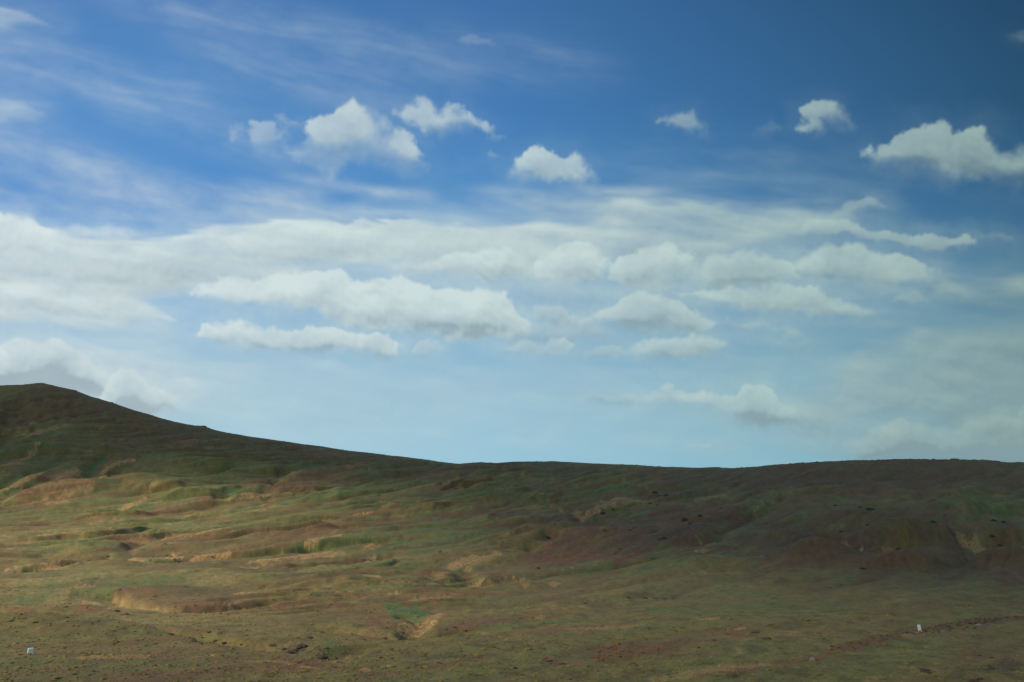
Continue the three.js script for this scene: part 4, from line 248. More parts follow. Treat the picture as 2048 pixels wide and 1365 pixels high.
function terrace(x, z, r) {                              // small scarps: the turf has slipped in steps along the slope
  const wx = x + 9 * fbm(x / 40 + 6, z / 40, 3), wz = z + 9 * fbm(x / 40, z / 40 + 2, 3), t = wx * .6 - wz * .8, q = wx * .8 + wz * .6;
  const big = sstep(240, 460, r), on = sstep(135, 210, r);
  const one = (f, sharp) => { const u = f - Math.floor(f), e = sstep(0, sharp, u); step1.face = Math.max(step1.face, u < sharp ? Math.sin(Math.PI * u / sharp) : 0); return Math.floor(f) + e - f; };
  step1.face = 0;
  const f1 = 2.6 * (noise(t / 95 + 2, q / 34) + .35 * noise(t / 38, q / 17 + 6) + .1 * noise(t / 11, q / 8)), f2 = 2.4 * (noise(t / 190 - 5, q / 78 + 3) + .35 * noise(t / 80 + 1, q / 36) + .12 * noise(t / 22, q / 15));
  const cut = sstep(.0, .35, noise(x / 75 + 21, z / 90)) * (1 - .6 * sstep(0, 60, x));
  const a = one(f1, .42), fa = step1.face * (1 - big); step1.face = 0;
  const b = one(f2, .40), fb = step1.face * big;
  step1.h = on * cut * (1.7 * a * (1 - big) + 4.6 * b * big); step1.face = on * cut * Math.max(fa, fb);
  return step1;
}
function relief(x, z, crestness) {                       // what is added to the smooth slopes
  const r = Math.hypot(x, z), far = sstep(150, 650, r), calm = 1 - .85 * crestness, out = sstep(25, 80, r) * (1 - sstep(2500, 6000, r));
  let h = 0;
  h += far * calm * (3.0 * fbm(x / 130 + 5, z / 150, 3) + 1.2 * (.3 - Math.abs(noise(x / 48 + 3 + .5 * noise(x / 30, z / 30), z / 66))));
  h += (.25 + .75 * far) * calm * .8 * fbm(x / 21, z / 24 + 9, 3) + .22 * fbm(x / 6.5, z / 6.5, 3) + .06 * noise(x / 1.7, z / 1.9);
  h += calm * (terrace(x, z, r).h - .16 * (1 + r / 500) * rill(x, z, r));
  h += sstep(120, 240, r) * calm * mix(2.4, 5.0, sstep(280, 700, r)) * (swell(x, z) - .55);
  const wx = x + 2.6 * fbm(x / 14, z / 14 + 3, 3), wz = z + 2.6 * fbm(x / 14 + 8, z / 14, 3);
  for (const g of GULLIES) {
    const b = g.box; if (wx < b[0] || wx > b[1] || wz < b[2] || wz > b[3]) continue;
    const q = toLine(g[2], g.len, wx, wz), w = g[0] * (1 + .35 * noise(q.s / 13, g[1])), L = g.len[g.len.length - 1];
    if (q.d > 3.5 * w) continue;
    const end = sstep(0, .16, q.s / L) * sstep(1, .84, q.s / L), dep = g[1] * (.75 + .5 * noise(q.s / 22 + 4, g[0])) * (.25 + .75 * end);
    h -= dep * (.72 * (1 - sstep(.12, 1.15, q.d / w)) + .28 * Math.exp(-((q.d / w / 1.5) ** 2)));
  }
  for (const [mx, mz, a, b, H] of MOUNDS) {
    const dx = wx - mx, dz = wz - mz; if (dx * dx + dz * dz > 9 * Math.max(a, b) ** 2) continue;
    const l = Math.hypot(mx, mz), t = (dx * -mz + dz * mx) / l, q = (dx * mx + dz * mz) / l;
    const e = (t / a) ** 2 + (q / b) ** 2; if (e < 6) h += H * Math.exp(-1.25 * e);
  }
  return h * out;
}
const azimuths = [];
for (let A = -180; A < -38; A += 2.5) azimuths.push(A);
for (let i = 0; i <= 1150; i++) azimuths.push(-38 + 76 * i / 1150);
for (let A = 40; A <= 180; A += 2.5) azimuths.push(A);
azimuths[azimuths.length - 1] = 180;
const rows = [];
const perKnot = [4, 6, 10, 14, 22, 40, 40, 42, 44, 46, 56, 66, 66, 60, 60, 60, 14, 10, 10, 8];
for (let k = 0; k < NK + 3; k++) for (let i = 0; i < perKnot[k]; i++) rows.push(k + i / perKnot[k]);
rows.push(NK + 3);
rows[0] = .02;
const NA = azimuths.length, NR = rows.length;
const pos = new Float32Array(NA * NR * 3);
for (let i = 0; i < NA; i++) {
  const A = azimuths[i], [rs, hs] = profile(clamp(A, -41, 41)), sa = Math.sin(A * R), ca = Math.cos(A * R);
  for (let j = 0; j < NR; j++) {
    const s = rows[j], r = along(rs, s), x = r * sa, z = -r * ca, at = (j * NA + i) * 3;
    pos[at] = x; pos[at + 1] = along(hs, s) + relief(x, z, Math.exp(-(((s - (NK - 1)) / .6) ** 2))); pos[at + 2] = z;
  }
}
function heightAt(x, z) {
  const A = Math.atan2(x, -z) / R, r = Math.hypot(x, z), [rs, hs] = profile(clamp(A, -41, 41));
  let lo = 0, hi = NK + 2; for (let k = 0; k < 40; k++) { const m = (lo + hi) / 2; if (along(rs, m) < r) lo = m; else hi = m; }
  return along(hs, lo) + relief(x, z, Math.exp(-(((lo - (NK - 1)) / .6) ** 2)));
}
console.log('land shaped', NA * NR, performance.now() | 0);

// ground cover: what grows or lies on each spot (base colours, linear), plus sunlight painted on the left middle ground
const KIND = { olive: [.172, .122, .030], green: [.108, .126, .027], bright: [.052, .118, .024], sunlitGrass: [.262, .186, .056], tan: [.40, .215, .074], rust: [.172, .074, .027], dark: [.110, .066, .027], umber: [.128, .060, .024], bank: [.150, .060, .024], grey: [.15, .118, .07], peatAndShade: [.066, .042, .024] };  // the darkest kind is dark soil and also crease shadow painted as colour
const cover = new Float32Array(NA * NR * 3);
for (let v = 0; v < NA * NR; v++) {
  const x = pos[v * 3], z = pos[v * 3 + 2];
  const t = x * .55 - z * .83, q = x * .83 + z * .55, r = Math.hypot(x, z), fs = 1 + r / 260;
  const big = 1.3 * fbm(x / 95 + 2, z / 120 + 7, 4), mid = 1.4 * fbm(t / 60 + 40, q / 22, 5, .62), band = 1.5 * fbm(t / 110 - 12, q / 13, 6, .62);
  const fine = 2.2 * fbm(x / (1.9 * fs), z / (3 * fs) + 60, 4, .8), patchy = 2 * fbm(x / (7 * fs) + 9, z / (6 * fs), 4, .7);
  const sw = swell(x, z) + .10 * fine, low = sstep(.40, .18, sw) * sstep(120, 240, r);   // soil shows along the creases
  const face = terrace(x, z, r).face * sstep(-.55, .1, patchy * .5 + fine * .4 + mid * .5);
  const g = sstep(-.05, .25, big * .6 + mid * .5 + band * .5 + patchy * .22 + fine * .12), b = Math.max(sstep(.12, .34, -big * .3 + mid * .25 - band * .55 + patchy * .35 + fine * .25) * .7, low * .7 * sstep(-.15, .15, mid + fine * .5)), ta = sstep(.34, .46, band * .4 - mid * .3 + patchy * .25 + fine * .2) * .45;
  const rust = sstep(-.1, .2, mid - band * .4), line = rill(x, z, r) * sstep(-.6, .2, patchy + fine * .5);
  for (let k = 0; k < 3; k++) {
    let c = mix(KIND.olive[k], KIND.green[k], g * mix(.36, .85, sstep(130, 300, r)));
    c = mix(c, mix(KIND.dark[k], KIND.rust[k] * .85, rust), b); c = mix(c, KIND.tan[k] * .75, ta);
    c = mix(c, mix(KIND.rust[k], KIND.tan[k] * .85, sstep(-.2, .3, band + big)), face * face * .8);
    c = mix(c, KIND.rust[k] * mix(1.1, .75, rust), line * .7);
    cover[v * 3 + k] = c * clamp(1 + .38 * fine + .2 * patchy, .4, 1.9);
  }
}
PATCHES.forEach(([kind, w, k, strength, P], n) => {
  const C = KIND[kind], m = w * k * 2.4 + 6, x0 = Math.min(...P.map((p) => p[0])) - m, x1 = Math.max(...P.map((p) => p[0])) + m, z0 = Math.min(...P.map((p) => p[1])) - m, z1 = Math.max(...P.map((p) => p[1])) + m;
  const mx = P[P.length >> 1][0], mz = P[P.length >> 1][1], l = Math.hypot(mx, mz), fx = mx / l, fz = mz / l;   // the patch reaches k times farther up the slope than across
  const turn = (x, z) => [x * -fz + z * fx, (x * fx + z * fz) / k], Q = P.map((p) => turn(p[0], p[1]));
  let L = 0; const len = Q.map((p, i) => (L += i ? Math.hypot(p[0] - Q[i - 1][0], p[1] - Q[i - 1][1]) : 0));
  const bare = kind === 'bank' || kind === 'tan' || kind === 'rust' || kind === 'peatAndShade';
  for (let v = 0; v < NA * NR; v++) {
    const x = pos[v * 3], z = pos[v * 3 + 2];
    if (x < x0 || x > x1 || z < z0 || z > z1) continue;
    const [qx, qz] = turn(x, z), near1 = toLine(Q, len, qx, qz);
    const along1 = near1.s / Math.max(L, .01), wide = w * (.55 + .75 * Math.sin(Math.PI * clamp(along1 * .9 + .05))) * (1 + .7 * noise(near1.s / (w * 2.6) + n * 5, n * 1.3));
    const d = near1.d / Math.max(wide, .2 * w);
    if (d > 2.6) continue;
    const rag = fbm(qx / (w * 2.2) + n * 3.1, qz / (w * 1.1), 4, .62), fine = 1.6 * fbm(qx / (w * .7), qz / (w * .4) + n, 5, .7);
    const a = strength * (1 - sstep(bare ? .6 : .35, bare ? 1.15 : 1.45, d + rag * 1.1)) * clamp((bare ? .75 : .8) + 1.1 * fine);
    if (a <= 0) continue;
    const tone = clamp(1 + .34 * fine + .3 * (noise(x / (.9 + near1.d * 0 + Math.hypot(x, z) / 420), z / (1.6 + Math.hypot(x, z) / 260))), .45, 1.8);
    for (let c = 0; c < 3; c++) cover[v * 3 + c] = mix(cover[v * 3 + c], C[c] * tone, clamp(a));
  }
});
console.log('cover', performance.now() | 0);

// fine grain of turf and soil, tiling every 24 m
const GN = 1024, grain = new Uint8Array(GN * GN * 4), rough = new Uint8Array(GN * GN * 4);
{
  const r = rng(99);
  for (let j = 0; j < GN; j++) for (let i = 0; i < GN; i++) {
    const u = i / GN, v = j / GN, at = (j * GN + i) * 4;
    const n = noise(u * 14, v * 14, 14) * .5 + noise(u * 37 + 5, v * 37, 37) * .5 + noise(u * 90, v * 90 + 3, 90) * .55 + noise(u * 210, v * 210, 210) * .5;
    const y = noise(u * 60 + 9, v * 60, 60), s = r() - .5;
    const l = clamp(.78 + .17 * n + .10 * s, .3, 1), c = [l * (1 + .05 * y), l, l * (1 - .08 * y)];
    for (let k = 0; k < 3; k++) grain[at + k] = 255 * Math.pow(clamp(c[k]), 1 / 2.2);
    grain[at + 3] = 255;
    const b = clamp(.5 + .22 * n + .16 * s) * 255; rough[at] = rough[at + 1] = rough[at + 2] = b; rough[at + 3] = 255;
  }
}
const tex = (d, srgb) => { const t = new THREE.DataTexture(d, GN, GN, THREE.RGBAFormat); t.wrapS = t.wrapT = THREE.RepeatWrapping; t.magFilter = THREE.LinearFilter; t.minFilter = THREE.LinearMipmapLinearFilter; t.generateMipmaps = true; if (srgb) t.colorSpace = THREE.SRGBColorSpace; t.needsUpdate = true; return t; };
const grainMap = tex(grain, true), reliefMap = tex(rough, false);
{
  const uv = new Float32Array(NA * NR * 2), col = new Float32Array(NA * NR * 3), idx = new Uint32Array((NA - 1) * (NR - 1) * 6);
  for (let v = 0; v < NA * NR; v++) { uv[v * 2] = pos[v * 3] / 24; uv[v * 2 + 1] = pos[v * 3 + 2] / 24; for (let k = 0; k < 3; k++) col[v * 3 + k] = Math.min(cover[v * 3 + k] / .76, 1); }
  let q = 0;
  for (let j = 0; j < NR - 1; j++) for (let i = 0; i < NA - 1; i++) { const a = j * NA + i, b = a + 1, c = a + NA, d = c + 1; idx[q++] = a; idx[q++] = b; idx[q++] = d; idx[q++] = a; idx[q++] = d; idx[q++] = c; }
  const g = new THREE.BufferGeometry();
  g.setAttribute('position', new THREE.BufferAttribute(pos, 3)); g.setAttribute('uv', new THREE.BufferAttribute(uv, 2)); g.setAttribute('color', new THREE.BufferAttribute(col, 3));
  g.setIndex(new THREE.BufferAttribute(idx, 1)); g.computeVertexNormals();
  const m = new THREE.MeshStandardMaterial({ name: 'steppe', vertexColors: true, map: grainMap, bumpMap: reliefMap, bumpScale: .10, roughness: .95, metalness: 0 });
  const land = mesh('terrain', g, m, scene);
  tag(land, 'rolling steppe of grass and bare red soil rising to a ridge', 'terrain', null, 'structure');
}

// ---------------------------------------------------------------- turf: tufts too many to count, near ground and tussocks farther up
function hummock() {                                     // a low cushion of turf
  const g = new THREE.IcosahedronGeometry(1, 1), p = g.attributes.position;
  for (let i = 0; i < p.count; i++) { const x = p.getX(i), y = p.getY(i), z = p.getZ(i), n = 1 + .3 * noise(x * 2.3 + z * 1.1, y * 2.1 - z * 1.7); p.setXYZ(i, x * n, Math.max(y, -.3) * n, z * n); }
  g.computeVertexNormals(); return g;
}
{
  const r = rng(77), j0 = rows.findIndex((s) => s >= 4.6), j1 = rows.findIndex((s) => s >= NK - 1), i0 = azimuths.findIndex((a) => a > -37), i1 = azimuths.findIndex((a) => a > 37), list = [];
  while (list.length < 18000) {
    const j = Math.floor(mix(j0, j1, r())), i = Math.floor(mix(i0, i1, r())), v = j * NA + i, x = pos[v * 3], z = pos[v * 3 + 2], d = Math.hypot(x, z), lum = cover[v * 3] + cover[v * 3 + 1]; if (r() < sstep(110, 330, d) * .97) continue;
    if (lum > .42 && r() < .8) continue;                 // little grows on the bare soil
    list.push([v, d]);
  }
  const m = new THREE.MeshStandardMaterial({ name: 'grass_blades', color: 0xffffff, roughness: 1, side: THREE.DoubleSide });
  const g = new THREE.InstancedMesh(hummock(), m, list.length), M4 = new THREE.Matrix4(), Q = new THREE.Quaternion(), S = new THREE.Vector3(), T = new THREE.Vector3(), Y = new THREE.Vector3(0, 1, 0), C = new THREE.Color();
  list.forEach(([v, d], n) => {
    const s = (.06 + .20 * r() * r() * r()) * (1 + d / 350);
    T.set(pos[v * 3] + (r() - .5) * .3, pos[v * 3 + 1], pos[v * 3 + 2] + (r() - .5) * .6); Q.setFromAxisAngle(Y, r() * 6.28); S.set(s * (1 + .8 * r()), s * (.35 + .35 * r()), s * (1 + .8 * r()));
    g.setMatrixAt(n, M4.compose(T, Q, S));
    const f = .85 + .4 * r() + (r() < .02 ? .4 : 0), yl = r() * .2; C.setRGB(cover[v * 3] * f * (1 + yl), cover[v * 3 + 1] * f * (1.03 + yl * .6), cover[v * 3 + 2] * f); g.setColorAt(n, C);
  });
  g.name = 'grass'; g.castShadow = g.receiveShadow = true; scene.add(g);
  tag(g, 'short dry steppe grass covering the ground', 'grass', null, 'stuff');
}
{
  const r = rng(78), list = [], jc = rows.findIndex((q) => q >= NK - 1);
  while (list.length < 2600) { const i = azimuths.findIndex((a) => a > -37) + Math.floor(r() * 1110), A = azimuths[i]; if (r() > .25 + .75 * sstep(4, 14, A)) continue; list.push((jc - Math.floor(r() * r() * 16)) * NA + i); }
  const g = new THREE.InstancedMesh(hummock(), new THREE.MeshStandardMaterial({ name: 'tussock', color: 0xffffff, roughness: 1 }), list.length), M4 = new THREE.Matrix4(), Q = new THREE.Quaternion(), S = new THREE.Vector3(), T = new THREE.Vector3(), Y = new THREE.Vector3(0, 1, 0), C = new THREE.Color();
  list.forEach((v, n) => {
    const s = .3 + .9 * r() * r() * r();
    T.set(pos[v * 3], pos[v * 3 + 1] - .1, pos[v * 3 + 2]); Q.setFromAxisAngle(Y, r() * 6.28); S.set(s * (1 + r()), s * (.4 + .4 * r()), s * (1 + r())); g.setMatrixAt(n, M4.compose(T, Q, S));
    const f = .75 + .4 * r(); g.setColorAt(n, C.setRGB(cover[v * 3] * f, cover[v * 3 + 1] * f, cover[v * 3 + 2] * f));
  });
  g.name = 'tussocks'; g.castShadow = g.receiveShadow = true; scene.add(g);
  tag(g, 'low tussocks roughening the crest of the ridge', 'tussocks', null, 'stuff');
}
console.log('land built', performance.now() | 0);

// ---------------------------------------------------------------- clouds overhead, outside the picture, that shade the hills and the near ground
const cloudMat = new THREE.MeshPhysicalMaterial({ name: 'cloud_white', color: new THREE.Color(.9, .9, .9), roughness: 1, transmission: .45, thickness: 0, side: THREE.DoubleSide });
function overhead(alt, seed, shaded) {                   // a cloud deck whose shadow falls where shaded(azimuth, distance) says how closely it is packed
  const r = rng(seed), t = alt / sunDir.y, geos = [], kinds = [1, 2, 3, 4].map((k) => lumps(seed + k * 1.7, 3, .35, .5, 1.2));
  for (let x = -1000; x <= 900; x += 62) for (let z = -1500; z <= 60; z += 62) {
    const px = x + (r() - .5) * 50, pz = z + (r() - .5) * 50, pick = r(), size = 96 + 40 * r(), k = Math.floor(r() * 4), turn = r() * 6.3;
    if (pick > shaded(Math.atan2(px, -pz) / R, Math.hypot(px, pz))) continue;
    const g = kinds[k].clone(); g.rotateY(turn); g.scale(size, size * .9, size); g.translate(px, (r() - .5) * 16, pz); geos.push(g);
  }
  const m = mesh(numbered('cloud'), mergeGeometries(geos), cloudMat, scene);
  m.position.set(sunDir.x * t, alt, sunDir.z * t);
  return tag(m, 'broad broken cloud high over the viewer shading the hills', 'cloud', null, 'structure');
}
const EDGE = [[-45, 640], [-30, 640], [-20, 650], [-12, 600], [-4, 480], [0, 370], [3, 295], [6, 250], [14, 212], [22, 190], [32, 175], [45, 170]];
function edgeAt(A) { let i = 0; while (i < EDGE.length - 2 && A > EDGE[i + 1][0]) i++; return mix(EDGE[i][1], EDGE[i + 1][1], clamp((A - EDGE[i][0]) / (EDGE[i + 1][0] - EDGE[i][0]))); }
overhead(1300, 11, (A, r) => Math.max(mix(.54, .82, sstep(-14, 2, A)) * sstep(-40, 110, r - edgeAt(A)), .5 * sstep(2, 20, A), .34 * sstep(150, 112, r)));

// ---------------------------------------------------------------- low dark shrubs
const lin = (r, g, b) => new THREE.Color().setRGB(r, g, b);
const M = {
  shrub: new THREE.MeshStandardMaterial({ name: 'shrub_leaf', color: lin(.125, .115, .055), roughness: .9, side: THREE.DoubleSide }),
  twig: new THREE.MeshStandardMaterial({ name: 'shrub_twig', color: lin(.05, .036, .026), roughness: .95 }),
  soil: new THREE.MeshStandardMaterial({ name: 'clod_soil', color: lin(.095, .055, .034), roughness: 1, bumpMap: reliefMap, bumpScale: .03 }),
  turf: new THREE.MeshStandardMaterial({ name: 'clod_turf', color: lin(.058, .050, .028), roughness: 1, side: THREE.DoubleSide }),
  stone: [lin(.085, .055, .042), lin(.17, .115, .08), lin(.27, .21, .155)].map((c, i) => new THREE.MeshStandardMaterial({ name: 'stone_' + i, color: c, roughness: .9, bumpMap: reliefMap, bumpScale: .02 })),
  crag: new THREE.MeshStandardMaterial({ name: 'crag_rock', color: lin(.105, .088, .062), roughness: 1, bumpMap: reliefMap, bumpScale: .1 }),
  paint: new THREE.MeshStandardMaterial({ name: 'white_paint', color: lin(.80, .79, .74), roughness: .7 }),
  concrete: new THREE.MeshStandardMaterial({ name: 'concrete', color: lin(.5, .46, .38), roughness: .9 }),
};
function leafDome(seed, count) {                         // a low cushion of small leaf sprays, 1 m across
  const r = rng(seed), p = [], n = [];
  for (let i = 0; i < count; i++) {
    const a = r() * 6.283, e = Math.acos(1 - r() * 1.0), d = .30 + .20 * Math.sqrt(r()) + .07 * noise(a * 1.2 + seed, e * 2);
    const c = new THREE.Vector3(Math.cos(a) * Math.sin(e) * d, .06 + Math.cos(e) * d * .78 * (1 + .3 * noise(Math.cos(a) * 2 + seed, Math.sin(a) * 2)), Math.sin(a) * Math.sin(e) * d);
    for (let q = 0; q < 2; q++) {
      const u = new THREE.Vector3(r() - .5, r() - .3, r() - .5).normalize().multiplyScalar(.05 + .05 * r()), w = new THREE.Vector3(r() - .5, r() - .5, r() - .5).normalize().multiplyScalar(.03 + .03 * r());
      p.push(c.x - w.x, c.y - w.y, c.z - w.z, c.x + w.x, c.y + w.y, c.z + w.z, c.x + u.x, c.y + u.y, c.z + u.z);
    }
  }
  const g = new THREE.BufferGeometry(); g.setAttribute('position', new THREE.Float32BufferAttribute(p, 3)); g.computeVertexNormals(); return g;
}
function twigs(seed) {
  const r = rng(seed), gs = [];
  for (let i = 0; i < 7; i++) { const a = r() * 6.283, t = new THREE.Vector3(Math.cos(a) * .3, .28 + .1 * r(), Math.sin(a) * .3), c = new THREE.CatmullRomCurve3([new THREE.Vector3(0, -.08, 0), t.clone().multiplyScalar(.5).add(new THREE.Vector3(0, .05, 0)), t]); gs.push(new THREE.TubeGeometry(c, 4, .012, 5)); }
  return mergeGeometries(gs);
}
const SHRUBS = [[103.1,-599.9,5.94],[107.2,-579.2,5.03],[57.8,-533.8,5.24],[51.7,-520.9,4.47],[65.3,-542.8,4.0],[89.6,-541.9,3.35],[94.3,-540.9,3.02],[31.7,-459.5,2.53],[26.3,-452.1,3.32],[17.5,-415.0,3.55],[22.0,-431.1,2.37],[50.4,-441.6,2.71],[43.3,-439.3,2.42],[44.0,-399.2,2.21],[55.6,-397.2,2.2],[45.8,-358.8,1.99],[89.3,-433.4,5.4],[90.8,-426.0,3.19],[98.7,-440.5,3.58],[67.0,-393.4,2.19],[67.7,-373.8,3.25],[65.5,-373.5,2.31],[85.7,-405.0,2.27],[9.3,-304.3,1.86],[173.2,-447.0,2.93],[182.0,-437.3,3.47],[182.3,-427.2,5.1],[187.3,-434.4,3.46],[145.0,-370.7,2.43],[149.6,-352.9,2.81],[169.9,-338.4,3.23],[130.9,-316.3,2.09],[133.3,-316.6,1.89],[125.5,-308.7,1.83],[143.7,-314.3,2.95],[185.3,-324.9,2.97],[185.7,-321.5,2.72],[185.9,-316.7,2.91],[198.6,-345.8,3.41],[200.1,-341.3,2.9],[157.0,-286.0,1.79],[151.7,-277.8,1.93],[112.9,-273.7,2.35],[126.4,-567.1,3.19],[-134.5,-315.0,1.67],[-131.2,-312.2,2.07],[-137.2,-340.9,2.02],[-131.7,-331.0,1.74],[-139.3,-342.1,1.58],[-130.0,-331.7,1.3],[-121.3,-342.8,1.55],[-118.8,-339.8,1.54],[-160.7,-371.2,1.73],[-147.0,-358.0,1.42],[-60.5,-167.3,1.41],[-57.6,-168.3,1.3],[-61.0,-185.6,0.72],[-153.7,-263.5,1.68],[-55.6,-334.2,1.24],[-52.2,-332.6,1.44],[-58.9,-345.6,1.28],[-29.6,-348.7,2.35],[-46.9,-172.9,0.77],[-307.7,-630.5,3.42],[-190.9,-661.9,3.36]];
const shrubKinds = [1, 2, 3, 4].map((s) => [leafDome(s * 31, 330), twigs(s * 17)]);
function place(o, x, z, sink = 0) { o.position.set(x, heightAt(x, z) - sink, z); return o; }
{
  const r = rng(5);
  SHRUBS.forEach(([x, z, s], i) => {
    const o = new THREE.Group(); o.name = numbered('shrub'); scene.add(o);
    const [leaf, stem] = shrubKinds[i % 4];
    mesh('foliage', leaf, M.shrub, o); mesh('stem', stem, M.twig, o);
    place(o, x, z, .04 * s); o.rotation.y = r() * 6.28; o.scale.set(s * .75, s * (.5 + .2 * r()), s * .75);
    const A = Math.atan2(x, -z) / R, d = Math.hypot(x, z);
    const [label, group] = A > 17 ? ['low dark shrub on the brown mounds of the right hillside', 'shrubs of the right hillside'] : A > 1 ? ['low dark shrub on the red-brown slope right of centre', 'shrubs of the red-brown slope'] : d < 300 ? ['small dark bush at the cut bank below the left mound', 'bushes at the near cut bank'] : ['small dark bush standing in for a shadowed hollow of the left eroded bank', 'bushes for shadowed hollows of the left eroded bank'];  // bushes on the left eroded bank are added for its dark shadowed hollows
    tag(o, label, 'shrub', group);
  });
}

ranked(scene.children.filter((o) => o.name.startsWith('shrub')));

// ---------------------------------------------------------------- turf clods along the worn edges
const CLODS = [[-60.6,-129.5,2.09],[-60.7,-131.3,1.77],[-70.2,-136.9,0.94],[-78.3,-151.8,0.73],[-68.1,-148.1,0.9],[-65.2,-144.8,0.87],[-64.8,-145.0,0.68],[-53.1,-125.5,1.33],[-52.7,-126.6,1.0],[-44.6,-120.5,1.1],[-45.6,-115.4,0.83],[-44.1,-116.8,0.69],[-40.9,-111.3,0.72],[-39.3,-109.7,0.64],[-43.2,-123.4,0.64],[-39.3,-118.5,0.69],[-34.3,-111.4,1.14],[-31.2,-113.7,0.72],[-31.5,-109.4,0.56],[-27.2,-108.5,1.5],[-26.6,-110.0,1.38],[-27.6,-107.1,0.94],[-29.0,-110.8,0.63],[-22.8,-100.6,1.26],[-22.2,-102.0,1.15],[-21.3,-95.5,0.84],[-21.0,-99.3,0.62],[-27.9,-119.5,0.82],[-17.6,-138.5,0.77],[-18.0,-122.1,0.75],[-17.8,-99.9,0.5],[-14.4,-95.8,0.47],[-13.2,-96.0,0.41],[-19.6,-100.7,0.5],[-28.2,-128.5,0.64],[-9.3,-140.9,0.78],[-24.4,-130.0,0.48],[-7.7,-91.7,0.39],[-7.3,-90.9,0.33],[-9.7,-97.3,0.42],[4.0,-92.8,0.68],[5.3,-91.0,0.5],[0.3,-87.8,0.48],[15.1,-100.9,0.5],[12.2,-98.1,0.36],[13.2,-119.2,0.44],[25.6,-109.6,0.48],[34.4,-122.2,1.01],[22.2,-103.2,0.45],[32.0,-108.6,0.9],[36.9,-78.1,0.74],[37.4,-79.5,0.48],[36.5,-76.3,0.46],[37.6,-71.3,0.69],[38.4,-71.9,0.5],[47.2,-85.7,0.42],[47.3,-88.0,0.37],[27.7,-205.4,1.01],[32.0,-206.2,1.15],[33.9,-203.0,1.0],[36.9,-206.7,0.9],[16.0,-188.3,0.81],[37.9,-202.3,0.75]];
function bladesOn(seed, count) {
  const r = rng(seed), p = [];
  for (let i = 0; i < count; i++) {
    const a = r() * 6.283, d = .46 * Math.sqrt(r()), x = Math.cos(a) * d, z = Math.sin(a) * d, y = .30 * Math.sqrt(Math.max(0, 1 - d * d * 3.6)), h = .10 + .16 * r(), lx = (r() - .5) * .16, lz = (r() - .5) * .16, w = .02 + .02 * r(), q = r() * 3.14;
    p.push(x - w * Math.cos(q), y, z - w * Math.sin(q), x + w * Math.cos(q), y, z + w * Math.sin(q), x + lx, y + h, z + lz);
  }
  const g = new THREE.BufferGeometry(); g.setAttribute('position', new THREE.Float32BufferAttribute(p, 3)); g.computeVertexNormals(); return g;
}
const clodKinds = [1, 2, 3, 4].map((s) => [lumps(s * 3.3, 4, .55, .55), bladesOn(s * 7, 180)]);
{
  const r = rng(15);
  CLODS.forEach(([x, z, s], i) => {
    const o = new THREE.Group(); o.name = numbered('turf_clod'); scene.add(o);
    const [soil, turf] = clodKinds[i % 4];
    mesh('soil', soil, M.soil, o); mesh('turf', turf, M.turf, o);
    place(o, x, z, .16 * s); o.rotation.y = r() * 6.28; o.scale.set(s * 1.1, s * (.75 + .3 * r()), s * 1.1);
    const A = Math.atan2(x, -z) / R, d = Math.hypot(x, z);
    const [label, group] = A < -26 && d < 150 ? ['dark turf clod standing on the worn rim at the far left', 'clods on the left rim'] : A < -10 ? ['dark turf clod on the eroded line of the left foreground', 'clods of the left erosion line'] : A < 5 ? ['dark tuft of turf in the grass of the middle foreground', 'clods of the middle foreground'] : ['dark turf clod on the bare patches of the right foreground', 'clods of the right foreground'];
    tag(o, label, 'turf clod', group);
  });
}

ranked(scene.children.filter((o) => o.name.startsWith('turf_clod')));

// ---------------------------------------------------------------- stones of the rubble bank
const STONES = [[31.0,-89.8,0.87,2],[57.3,-115.0,0.63,2],[55.0,-112.8,0.61,1],[60.4,-118.6,0.57,1],[65.2,-120.6,1.0,2],[69.5,-124.9,0.61,1],[61.3,-117.3,0.65,0],[62.1,-120.4,0.66,0],[58.7,-116.0,0.56,0],[64.6,-121.9,0.67,0],[63.2,-118.0,0.57,0],[67.9,-123.9,0.6,0],[66.5,-120.8,0.5,1],[71.2,-126.0,0.62,0],[72.8,-127.1,0.63,0],[55.5,-114.2,0.46,0],[56.5,-114.6,0.47,0],[52.8,-111.5,0.38,1],[48.7,-108.8,0.44,0],[45.7,-105.7,0.42,0],[43.9,-103.6,0.34,0],[41.1,-100.6,0.4,0],[38.3,-97.1,0.32,0],[36.3,-94.8,0.37,0],[34.5,-93.1,0.3,0],[29.0,-88.6,0.28,1],[60.1,-137.5,0.55,2],[75.1,-128.8,0.55,0],[63.6,-122.4,0.5,0],[62.8,-119.2,0.49,0],[-16.3,-125.9,0.46,2],[-15.3,-125.3,0.39,1],[-19.9,-135.6,0.42,1],[21.1,-414.4,1.01,2],[223.5,-371.1,1.06,2],[34.7,-89.0,0.23,1]];
const stoneKinds = [1, 2, 3, 4, 5].map((s) => lumps(s * 9.1, 3, .5, .7, 1.1));
